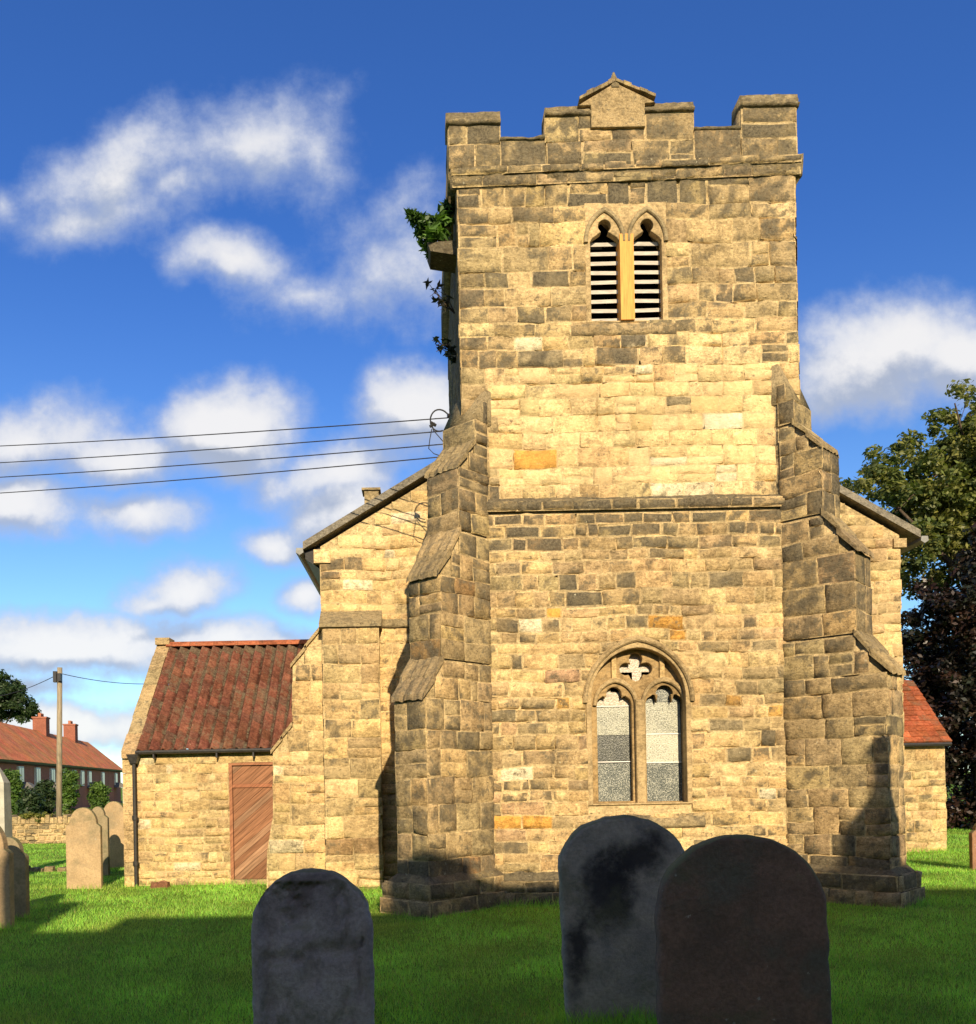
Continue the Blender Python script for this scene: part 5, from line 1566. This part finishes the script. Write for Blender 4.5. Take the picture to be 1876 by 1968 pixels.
# cottages
def cott_x(d): return -23.3 - (d - 50) * 0.172
rowdir = Vector((-0.172, 1, 0)).normalized(); out_n = Vector((rowdir.y, -rowdir.x, 0))     # facing right towards the church
cot = thing('brick_cottage', 'long row of red brick cottages with orange tile roofs far left', 'cottage', (cott_x(60), 60, 0))
O0 = Vector((cott_x(40), 40, 0)); Lc = 52
zE, zR, hd_ = 3.35, 6.1, 3.1
def cq(l, o, z): 
    p = O0 + rowdir * l + out_n * o
    return (p.x, p.y, z)
cw = MB(); cw.dirt = -0.2
cw.loft([cq(0, 0, -0.3), cq(Lc, 0, -0.3), cq(Lc, -2 * hd_, -0.3), cq(0, -2 * hd_, -0.3)], [cq(0, 0, zE), cq(Lc, 0, zE), cq(Lc, -2 * hd_, zE), cq(0, -2 * hd_, zE)], (0.40, 0.15, 0.10))
cw.build('wall', M['brick'], cot)
cr = MB(); cr.dirt = -0.1
nseg = 70
for side in (0, 1):
    prev = None
    for k in range(nseg + 1):
        l = -0.4 + (Lc + 0.8) * k / nseg
        cols_ = (0.62 * rng.uniform(.9, 1.1), 0.21, 0.085)
        e0 = 0.3 if side == 0 else -2 * hd_ - 0.3
        a = [cr.vert(cq(l, e0 + (-hd_ - e0) * j / 8, zE - 0.1 + (zR - zE + 0.1) * j / 8 + 0.02 * rng.random()), tuple(c * rng.uniform(.85, 1.15) for c in cols_)) for j in range(9)]
        if prev:
            for j in range(8): cr.face(prev[j], a[j], a[j + 1], prev[j + 1])
        prev = a
cro = cr.build('roof', M['brick'], cot)
for le in (0, Lc):
    gg = MB()
    gg.poly([cq(le, 0, zE), cq(le, -2 * hd_, zE), cq(le, -hd_, zR)], (0.3, 0.1, 0.07))
    gg.build('gable', M['brick'], cot)
for l, hh in ((32.6, 1.15), (43.6, 1.3)):
    ch = MB(); ch.dirt = -0.2
    def cbx(l0, l1, o0, o1, z0, z1, col):
        ch.loft([cq(l0, o0, z0), cq(l1, o0, z0), cq(l1, o1, z0), cq(l0, o1, z0)], [cq(l0, o0, z1), cq(l1, o0, z1), cq(l1, o1, z1), cq(l0, o1, z1)], col)
    cbx(l, l + 1.2, -hd_ + 0.5, -hd_ - 0.5, zR - 0.6, zR + hh - 0.12, (0.27, 0.10, 0.065))
    cbx(l - 0.06, l + 1.26, -hd_ + 0.56, -hd_ - 0.56, zR + hh - 0.12, zR + hh, (0.30, 0.12, 0.08))
    for k in range(3): cbx(l + 0.15 + k * 0.36, l + 0.35 + k * 0.36, -hd_ + 0.1, -hd_ - 0.12, zR + hh, zR + hh + 0.3, (0.36, 0.14, 0.08))
    ch.build('chimney', M['brick'], cro)
gte = MB()
gte.loft([cq(-0.3, 0.32, zE - 0.22), cq(Lc + 0.3, 0.32, zE - 0.22), cq(Lc + 0.3, 0.02, zE - 0.3), cq(-0.3, 0.02, zE - 0.3)], [cq(-0.3, 0.36, zE - 0.1), cq(Lc + 0.3, 0.36, zE - 0.1), cq(Lc + 0.3, 0.02, zE - 0.1), cq(-0.3, 0.02, zE - 0.1)])
gte.build('gutter', M['black_iron'], cot)
for d_ in (47.5, 54, 58, 62, 65.5, 69, 72, 75, 81, 88):
    l = (d_ - 40) / rowdir.y
    fm = MB()
    def wb(mb, l0, l1, o0, o1, z0, z1, col=None):
        mb.loft([cq(l0, o0, z0), cq(l1, o0, z0), cq(l1, o1, z0), cq(l0, o1, z0)], [cq(l0, o0, z1), cq(l1, o0, z1), cq(l1, o1, z1), cq(l0, o1, z1)], col)
    wb(fm, l - 0.6, l + 0.6, 0.12, 0.0, 1.75, 2.95)
    wo = fm.build('window_frame', M['white'], cot)
    gm_ = MB()
    wb(gm_, l - 0.5, l - 0.04, 0.14, 0.125, 1.83, 2.86); wb(gm_, l + 0.04, l + 0.5, 0.14, 0.125, 1.83, 2.86)
    gm_.build('pane', M['glass'], wo)
for d_ in (54, 61, 75, 88):
    l = (d_ - 40) / rowdir.y
    pm2 = MB()
    a = [cq(l - 0.9, 1.1, 1.55), cq(l + 0.9, 1.1, 1.55), cq(l + 0.9, 0.01, 1.55), cq(l - 0.9, 0.01, 1.55)]
    b2 = [cq(l - 0.25, 0.5, 2.0), cq(l + 0.25, 0.5, 2.0), cq(l + 0.25, 0.01, 2.05), cq(l - 0.25, 0.01, 2.05)]
    pm2.loft(a, b2)
    po = pm2.build('porch_roof', M['lead'], cot)
    for o_l in (-0.8, 0.62):
        ps = MB()
        wb(ps, l + o_l, l + o_l + 0.2, 1.0, 0.8, -0.2, 1.54)
        ps.build('porch_post', M['white'], po)

# ================================================================== FOLIAGE
def leaves(name, clumps, n_per, size, cols, mat, parent=None, seed=1, flat=0.0, aspect=1.6):
    """leaf-sized quads scattered round clump centres [(x, y, z, r)]"""
    g_ = np.random.default_rng(seed)
    cl_ = np.array(clumps)
    n = len(cl_) * n_per
    idx = np.repeat(np.arange(len(cl_)), n_per)
    d = g_.normal(size=(n, 3)); d /= np.linalg.norm(d, axis=1)[:, None]
    rad = g_.random(n) ** 0.45
    ctr = cl_[idx, :3] + d * (rad * cl_[idx, 3])[:, None] * np.array([1, 1, 0.75])
    a = g_.normal(size=(n, 3)); a[:, 2] *= 0.6; a /= np.linalg.norm(a, axis=1)[:, None]
    nrm = d * 0.7 + g_.normal(size=(n, 3)) * 0.6 + np.array([0, 0, 0.5])
    nrm /= np.linalg.norm(nrm, axis=1)[:, None]
    b_ = np.cross(nrm, a); b_ /= np.linalg.norm(b_, axis=1)[:, None]
    a = np.cross(b_, nrm)
    s = size * g_.uniform(0.6, 1.35, n)[:, None]
    v = np.empty((n, 4, 3))
    v[:, 0] = ctr - a * s * aspect / 2; v[:, 1] = ctr - b_ * s / 2.4 + nrm * s * 0.08; v[:, 2] = ctr + a * s * aspect / 2; v[:, 3] = ctr + b_ * s / 2.4 + nrm * s * 0.08
    me = bpy.data.meshes.new(name)
    me.vertices.add(n * 4); me.loops.add(n * 4); me.polygons.add(n)
    me.vertices.foreach_set('co', v.astype(np.float32).ravel())
    me.loops.foreach_set('vertex_index', np.arange(n * 4, dtype=np.int32))
    me.polygons.foreach_set('loop_start', np.arange(0, n * 4, 4, dtype=np.int32))
    me.update(calc_edges=True)
    pal = np.array(cols)
    cc_ = pal[g_.integers(0, len(pal), len(cl_))][idx] * 0.6 + pal[g_.integers(0, len(pal), n)] * 0.4
    cc_ = cc_ * g_.uniform(0.75, 1.25, n)[:, None]
    arr = np.ones((n, 4, 4), np.float32); arr[:, :, :3] = cc_[:, None, :]
    ca = me.color_attributes.new('Col', 'FLOAT_COLOR', 'POINT')
    ca.data.foreach_set('color', arr.ravel())
    me.materials.append(mat)
    o = bpy.data.objects.new(name, me)
    C.objects.link(o)
    if parent:
        o.parent = parent
        o.matrix_parent_inverse = Matrix.Translation(-parent.location)
    return o

def crown_clumps(blobs, n, r0, r1, seed, shell=0.55):
    """clump centres spread through ellipsoids (x, y, z, rx, ry, rz), mostly towards the outside"""
    g_ = random.Random(seed)
    outc = []
    vol = [b_[3] * b_[4] * b_[5] for b_ in blobs]
    for _ in range(n):
        b_ = g_.choices(blobs, vol)[0]
        while True:
            q = Vector((g_.uniform(-1, 1), g_.uniform(-1, 1), g_.uniform(-1, 1)))
            if q.length < 1 and g_.random() < (q.length ** 1.5): break
        outc.append((b_[0] + q.x * b_[3], b_[1] + q.y * b_[4], b_[2] + q.z * b_[5], g_.uniform(r0, r1)))
    return outc

def trunk(base, top, r0, limbs, parent, seed, r1=0.06):
    g_ = random.Random(seed)
    mb = MB()
    base, top = Vector(base), Vector(top)
    pts = [base + (top - base) * (k / 6) + Vector((g_.uniform(-.1, .1), g_.uniform(-.1, .1), 0)) * (k > 0) for k in range(7)]
    mb.tube(pts, r0, 8, r1=r1)
    for (t, tip) in limbs:
        p0 = base.lerp(top, t); tip = Vector(tip)
        mid = p0.lerp(tip, 0.5) + Vector((g_.uniform(-.2, .2), g_.uniform(-.2, .2), 0.15))
        mb.tube([p0, mid, tip], r0 * (1 - t) * 0.6 + 0.03, 6, r1=0.02)
    return mb.build('trunk', M['bark'], parent, smooth=True)

GREEN = [(0.12, 0.145, 0.035), (0.17, 0.175, 0.045), (0.09, 0.12, 0.032), (0.21, 0.20, 0.05), (0.07, 0.095, 0.028)]
COPPER = [(0.020, 0.011, 0.009), (0.028, 0.014, 0.011), (0.014, 0.013, 0.009), (0.045, 0.022, 0.015), (0.014, 0.019, 0.009), (0.010, 0.010, 0.008)]
BUSH = [(0.08, 0.15, 0.025), (0.11, 0.18, 0.03), (0.055, 0.11, 0.022)]
DARKG = [(0.022, 0.045, 0.016), (0.03, 0.06, 0.02), (0.045, 0.07, 0.022)]
YEL = [(0.20, 0.19, 0.03), (0.15, 0.16, 0.03), (0.11, 0.14, 0.03)]

# green tree on the right
tY = 27.0
def TP(px, py, Y=tY): return P(px, py, Y)
q = TP(1880, 1560)
tr1 = thing('broadleaf_tree', 'tall olive green broadleaf tree rising behind the nave roof at right', 'tree', (q.x, tY, 0))
blobs = []
for (px, py, rx, ry) in ((1890, 830, 105, 85), (1760, 900, 100, 70), (1690, 940, 62, 42), (1860, 950, 130, 90), (1790, 1000, 110, 80), (1960, 900, 150, 150), (1850, 1080, 110, 70), (1655, 905, 40, 24), (1835, 775, 40, 28), (1720, 985, 70, 55), (1800, 930, 90, 70), (1870, 1010, 110, 70), (1770, 1080, 70, 50)):
    c_ = TP(px, py, tY + rng.uniform(-0.8, 0.8))
    k = tY / F
    blobs.append((c_.x, c_.y, c_.z, rx * k, max(1.2, rx * k * 0.9), ry * k))
trunk((q.x + 0.2, tY, -0.2), (q.x, tY, blobs[0][2]), 0.34, [(0.5 + 0.05 * i, (b_[0], b_[1], b_[2])) for i, b_ in enumerate(blobs)], tr1, 3)
leaves('crown', crown_clumps(blobs, 560, 0.18, 0.46, 3), 105, 0.105, GREEN, M['leaf'], tr1, 3)
# copper beech
cY = 25.0
q = P(1900, 1560, cY)
tr2 = thing('copper_beech', 'dark purple copper beech with glossy leaves hanging low at right', 'tree', (q.x, cY, 0))
blobs = []
for (px, py, rx, ry) in ((1870, 1150, 100, 60), (1820, 1230, 110, 100), (1900, 1300, 150, 150), (1820, 1400, 90, 120), (1900, 1500, 130, 120), (1960, 1090, 110, 110), (1800, 1150, 50, 50), (1875, 1570, 90, 60), (1780, 1300, 60, 160)):
    c_ = P(px, py, cY + rng.uniform(-0.5, 1.2)); k = cY / F
    blobs.append((c_.x, c_.y, c_.z, rx * k, max(1.0, rx * k), ry * k))
trunk((q.x, cY, -0.2), (q.x, cY, 7), 0.4, [(0.3 + 0.06 * i, (b_[0], b_[1], b_[2])) for i, b_ in enumerate(blobs)], tr2, 4)
leaves('crown', crown_clumps(blobs, 460, 0.25, 0.5, 5), 135, 0.095, COPPER, M['leaf_dark'], tr2, 5)
# dark hedge closing the churchyard at right
hq = P(1840, 1600, 31)
hg = thing('hedge', 'dark evergreen hedge closing the churchyard behind the porch', 'hedge', (hq.x, 32, 0))
cl_ = [(rng.uniform(hq.x - 3, hq.x + 9), rng.uniform(31, 33), rng.uniform(0, 6.5), rng.uniform(0.4, 0.7)) for _ in range(330)]
leaves('foliage', cl_, 70, 0.17, [(0.012, 0.018, 0.01), (0.02, 0.026, 0.012), (0.016, 0.012, 0.01)], M['leaf_dark'], hg, 8)
# dark pine left behind the cottages
pY = 95.0
q = P(5, 1500, pY)
pn = thing('dark_tree', 'dark evergreen tree behind the cottage roof at far left', 'tree', (q.x, pY, 0))
blobs = []
for (px, py, rx, ry) in ((5, 1345, 48, 34), (28, 1362, 44, 24), (-20, 1330, 55, 40), (50, 1372, 26, 14)):
    c_ = P(px, py, pY); k = pY / F
    blobs.append((c_.x, c_.y, c_.z, rx * k, rx * k, ry * k))
trunk((q.x, pY, -0.2), (q.x, pY, blobs[0][2]), 0.4, [(0.7, blobs[1][:3]), (0.75, blobs[2][:3])], pn, 6)
leaves('crown', crown_clumps(blobs, 150, 0.45, 0.9, 9), 90, 0.24, DARKG, M['leaf'], pn, 9)
# garden shrubs before the cottages
for (px0_, px1_, py0_, py1_, Y, cols_, lab) in (
        (8, 38, 1474, 1552, 40, BUSH, 'leafy green shrub against the cottage wall, leftmost of the garden shrubs'),
        (76, 104, 1500, 1560, 36, DARKG, 'dark clipped shrub just left of the wooden pole'),
        (118, 150, 1482, 1556, 42, BUSH, 'tall green shrub just right of the wooden pole'),
        (174, 208, 1506, 1550, 44, BUSH, 'rounded green shrub by the cottage, rightmost of the garden shrubs'),
        (44, 74, 1520, 1560, 34, DARKG, 'dark low shrub between the leftmost shrub and the pole')):
    c_ = P((px0_ + px1_) / 2, (py0_ + py1_) / 2, Y); k = Y / F
    rx, rz = (px1_ - px0_) / 2 * k, (py1_ - py0_) / 2 * k
    s_ = thing('garden_shrub', lab, 'shrub', (c_.x, Y, 0), 'shrubs in front of the cottages')
    sm = MB(); sm.tube([(c_.x, Y, -0.1), (c_.x, Y, c_.z)], 0.06, 6); sm.build('stem', M['bark'], s_)
    leaves('foliage', crown_clumps([(c_.x, Y, c_.z, rx, rx, rz), (c_.x, Y, c_.z * 0.45, rx * 0.9, rx * 0.8, c_.z * 0.55)], 45, 0.18, 0.32, int(px0_) + 3), 80, 0.10, cols_, M['leaf'], s_, int(px0_) + 2)
hq = P(172, 1552, 33)
yh = thing('garden_hedge', 'low yellow green hedge behind the boundary wall right of the pole', 'hedge', (hq.x, 33, 0))
cl_ = [(hq.x + rng.uniform(-0.85, 1.6), 33 + rng.uniform(-0.3, 0.3), rng.uniform(0.0, 0.82), rng.uniform(0.15, 0.28)) for _ in range(110)]
leaves('foliage', cl_, 60, 0.09, YEL, M['leaf'], yh, 17)
wq = P(70, 1562, 27)
yp = thing('wall_plant', 'yellowish creeping plant growing over the boundary wall', 'plant', (wq.x, 27, 0.7))
cl_ = [(wq.x + rng.uniform(-0.5, 0.35), 27.1 + rng.uniform(-0.2, 0.2), rng.uniform(0.68, 0.9), rng.uniform(0.06, 0.13)) for _ in range(40)]
leaves('foliage', cl_, 40, 0.05, YEL, M['leaf'], yp, 18)

# plants rooted in the tower's shaded flank
q = P(828, 455, 12.5)
wp = thing('wall_shrub', 'green shrub sprouting from the corbel high on the tower left flank', 'plant', (TX0 - 0.2, 12.5, P(845, 485, 12.5).z))
cl_ = [(P(px, py, 12.5).x, 12.5 + rng.uniform(-0.2, 0.2), P(px, py, 12.5).z, r_) for px, py, r_ in
       ((800, 428, 0.08), (812, 436, 0.11), (825, 432, 0.12), (838, 440, 0.14), (820, 452, 0.13), (834, 462, 0.13), (845, 470, 0.13), (848, 450, 0.14), (856, 430, 0.12), (858, 410, 0.09), (860, 395, 0.07), (828, 474, 0.08), (792, 424, 0.05))]
leaves('foliage', cl_, 55, 0.075, [(0.07, 0.14, 0.03), (0.12, 0.22, 0.04), (0.045, 0.09, 0.02)], M['leaf'], wp, 22, aspect=2.4)
st_ = MB()
for px, py in ((800, 428), (825, 432), (838, 440), (858, 405)): st_.tube([P(856, 485, 12.5), P((px + 856) / 2, (py + 480) / 2, 12.5), P(px, py, 12.5)], 0.012, 4, r1=0.004)
st_.build('stem', M['bark'], wp)
def twig(label, root, tips, col, n_l, seed, Y=13.0):
    t_ = thing('wall_twig', label, 'plant', P(*root, Y), 'plants rooted in the tower flank')
    mb = MB(); clm = []
    for tp in tips:
        a, b_ = P(*root, Y), P(*tp, Y + rng.uniform(-0.15, 0.15))
        mid = a.lerp(b_, 0.5) + Vector((0, 0, rng.uniform(-0.05, 0.03)))
        mb.tube([a, mid, b_], 0.011, 4, r1=0.004)
        clm += [(b_.x, b_.y, b_.z, 0.05), (mid.x, mid.y, mid.z, 0.05)]
        for _ in range(3):
            e = a.lerp(b_, rng.uniform(0.4, 0.9)); mb.tube([e, e + Vector((rng.uniform(-0.12, 0.02), rng.uniform(-.05, .05), rng.uniform(-0.08, 0.1)))], 0.006, 4, r1=0.003)
    mb.build('stem', M['bark'], t_)
    leaves('foliage', clm, n_l, 0.05, col, M['leaf'], t_, seed, aspect=2.6)
twig('bare brown twig below the corbel on the tower left flank', (874, 602), ((824, 545), (836, 558), (846, 548), (850, 580), (838, 575)), [(0.06, 0.04, 0.03), (0.05, 0.05, 0.03)], 5, 31)
twig('small dark leafy sprig lowest on the tower left flank', (879, 682), ((836, 654), (846, 668), (860, 655), (866, 690)), [(0.015, 0.025, 0.012), (0.02, 0.03, 0.015)], 9, 33)

# ================================================================== GRASS
FEET = [(o.matrix_world.translation.x, 0, 0) for o in ()] + [(-3.5, SYF - 0.08, 1.4), (-1.2, NY - 0.3, 0.9), (2.8, LY - 0.2, 1.9), (BX0 - 0.7, 11.1, 0.3), (BX1 + 0.7, 11.1, 0.3), (P(162, 1690, 14.6).x, 14.6, 0.27), (P(600, 1900, 5.6).x, 5.62, 0.38), (P(1205, 1900, 6.1).x, 6.12, 0.42), (P(1425, 1900, 5.15).x, 5.17, 0.47), (P(1790, 1640, 18.5).x, 18.5, 0.6), (P(-10, 1700, 10.6).x, 10.6, 0.3), (P(20, 1700, 11.5).x, 11.5, 0.25)]
def grass(name, n, seed, y0, y1, hgt, wid):
    g_ = np.random.default_rng(seed)
    # more blades where they show large: sample depth with density falling as 1/y
    t = g_.random(n)
    Y = y0 * (y1 / y0) ** t
    lo = (-250 - 815) / F * Y - 0.3; hi = (2250 - 815) / F * Y + 0.3
    X = lo + (hi - lo) * g_.random(n)
    keep = ~((X > BX0 - 0.1) & (X < BX1 + 0.1) & (Y > LY - 0.12)) & ~((X > -5.2) & (X < 0.6) & (Y > SYF - 0.05) & (Y < 20)) & ~((X > -1.7) & (X < 7.6) & (Y > NY - 0.1)) & (Y < 26.9)
    X, Y = X[keep], Y[keep]; n = len(X)
    patch = np.array([mnoise.noise((float(a) * 1.1, float(b_) * 1.1, 4.0)) + 0.6 * mnoise.noise((float(a) * 4.5, float(b_) * 4.5, 2.0)) for a, b_ in zip(X, Y)])
    Z = np.array([gz(float(a), float(b_)) for a, b_ in zip(X, Y)])
    far = np.clip(Y / 12, 0.8, 1.8)
    h = hgt * g_.uniform(0.45, 1.3, n) * (1 + 0.45 * patch) 
    feet = np.zeros(n)
    for (fx_, fy_, fr_) in FEET: feet = np.maximum(feet, np.exp(-(np.maximum(0, np.abs(X - fx_) - fr_) ** 2 + (Y - fy_) ** 2) / 0.02))
    h = h * (1 + 1.3 * feet)
    wd = wid * g_.uniform(0.6, 1.3, n) * far
    ang = g_.uniform(0, 2 * np.pi, n)
    lean = g_.uniform(0.1, 1.0, n) * h
    la = g_.uniform(0, 2 * np.pi, n)
    v = np.empty((n, 3, 3))
    v[:, 0] = np.stack([X - np.cos(ang) * wd, Y - np.sin(ang) * wd, Z - 0.01], 1)
    v[:, 1] = np.stack([X + np.cos(ang) * wd, Y + np.sin(ang) * wd, Z - 0.01], 1)
    v[:, 2] = np.stack([X + np.cos(la) * lean, Y + np.sin(la) * lean, Z + h], 1)
    me = bpy.data.meshes.new(name)
    me.vertices.add(n * 3); me.loops.add(n * 3); me.polygons.add(n)
    me.vertices.foreach_set('co', v.astype(np.float32).ravel())
    me.loops.foreach_set('vertex_index', np.arange(n * 3, dtype=np.int32))
    me.polygons.foreach_set('loop_start', np.arange(0, n * 3, 3, dtype=np.int32))
    me.update(calc_edges=True)
    base = np.array([[0.27, 0.54, 0.07], [0.35, 0.60, 0.085], [0.20, 0.45, 0.065], [0.44, 0.57, 0.10]])
    cc_ = base[g_.choice(4, n, p=[0.4, 0.3, 0.22, 0.08])] * (1 + 0.35 * patch[:, None]) * g_.uniform(0.8, 1.2, n)[:, None]
    dry = np.clip(np.array([mnoise.noise((float(a) * 0.7 + 9, float(b_) * 0.7, 7.0)) for a, b_ in zip(X, Y)]) - 0.15, 0, 0.7)[:, None]
    cc_ = cc_ * (1 - dry) + np.array([0.40, 0.36, 0.07]) * dry
    dead = g_.random(n)[:, None] < 0.05
    cc_ = np.where(dead, np.array([0.42, 0.34, 0.14]), cc_)
    arr = np.ones((n, 3, 4), np.float32); arr[:, :, :3] = cc_[:, None, :]
    ca = me.color_attributes.new('Col', 'FLOAT_COLOR', 'POINT')
    ca.data.foreach_set('color', arr.ravel())
    me.materials.append(leaf_mat('grass_blade', 0.55, 0.4))
    o = bpy.data.objects.new(name, me)
    C.objects.link(o)
    return tag(o, 'mown green churchyard grass', 'grass', kind='stuff')
grass('grass', 560000, 5, 4.6, 26.8, 0.043, 0.0037)

# ================================================================== UNSEEN HOUSE BEHIND THE CAMERA (added so that its roof throws the foreground shade)
hs = thing('shade_house', 'unseen stone house added behind the photographer, ridge roof and chimneys shaped to cast shade', 'house', (2, -8, 0))
RY = -6.0
tE = math.tan(SUN_EL) / math.cos(SUN_AZ)
ridge = 7.42
hw_ = MB(); hw_.box(-1.2, 16, RY - 4, RY + 4, -0.3, 4.0, MORTAR); hw_.box(-14, -1.21, RY - 3.6, RY + 3.6, -0.3, 3.8, MORTAR)
hw_.build('wall', M['stone'], hs)
hr = MB()
for (xa_, xb_, zr, dd) in ((-1.3, 2.19, ridge, 4.25), (2.2, 16.1, ridge + 0.52, 4.3), (-14.1, -1.31, ridge - 0.42, 3.9)):  # ridge heights stepped to shape the edge of the shade
    hr.loft([(xa_, RY - dd, 3.9), (xa_, RY + dd, 3.9), (xa_, RY, zr)], [(xb_, RY - dd, 3.9), (xb_, RY + dd, 3.9), (xb_, RY, zr)], (0.25, 0.1, 0.06))
hr.build('roof', M['roof_tile'], hs)
def chim(x0, x1, z1):  # chimney blocks added to notch the shadow line
    c_ = MB(); c_.box(x0, x1, RY - 0.35, RY + 0.35, ridge - 1.2, z1, PAL['tan']); c_.build('chimney', M['stone'], hs)
chim(2.0, 3.0, ridge + 0.57)
chim(-2.6, -2.2, ridge + 0.55)
# unseen spire added right of the photographer, shaped so its shadow climbs the right buttress
MY = 2.0
tx = 6.86
zt_ = 2.09 + tE * 9.03
mem = thing('shadow_spire', 'unseen slender stone spire added right of the photographer to throw a pointed shadow', 'monument', (tx, MY, 0))
bt = MB(); bt.dirt = 0.2
prev = None
for (z, rr) in ((0.62, 0.36), (zt_ - 1.30, 0.345), (zt_ - 1.22, 0.33), (zt_ - 1.0, 0.31), (zt_ - 0.84, 0.20), (zt_ - 0.68, 0.11), (zt_ - 0.52, 0.085), (zt_ - 0.26, 0.08), (zt_ - 0.17, 0.12), (zt_ - 0.04, 0.11), (zt_ + 0.03, 0.03)):
    ring = [bt.vert((tx + rr * math.cos(k * math.pi / 4 + 0.39), MY + rr * math.sin(k * math.pi / 4 + 0.39), z), PAL['tan']) for k in range(8)]
    if prev:
        for k in range(8): bt.face(prev[k], prev[(k + 1) % 8], ring[(k + 1) % 8], ring[k])
    else: bt.face(*reversed(ring))
    prev = ring
bt.face(*prev)
bt.build('shaft', M['stone'], mem)
bs = MB(); bs.dirt = 0.3
bs.box(tx - 0.75, tx + 0.75, MY - 0.75, MY + 0.75, -0.1, 0.3, PAL['tan']); bs.box(tx - 0.5, tx + 0.5, MY - 0.5, MY + 0.5, 0.302, 0.618, PAL['tan'])
bs.build('base', M['stone'], mem)
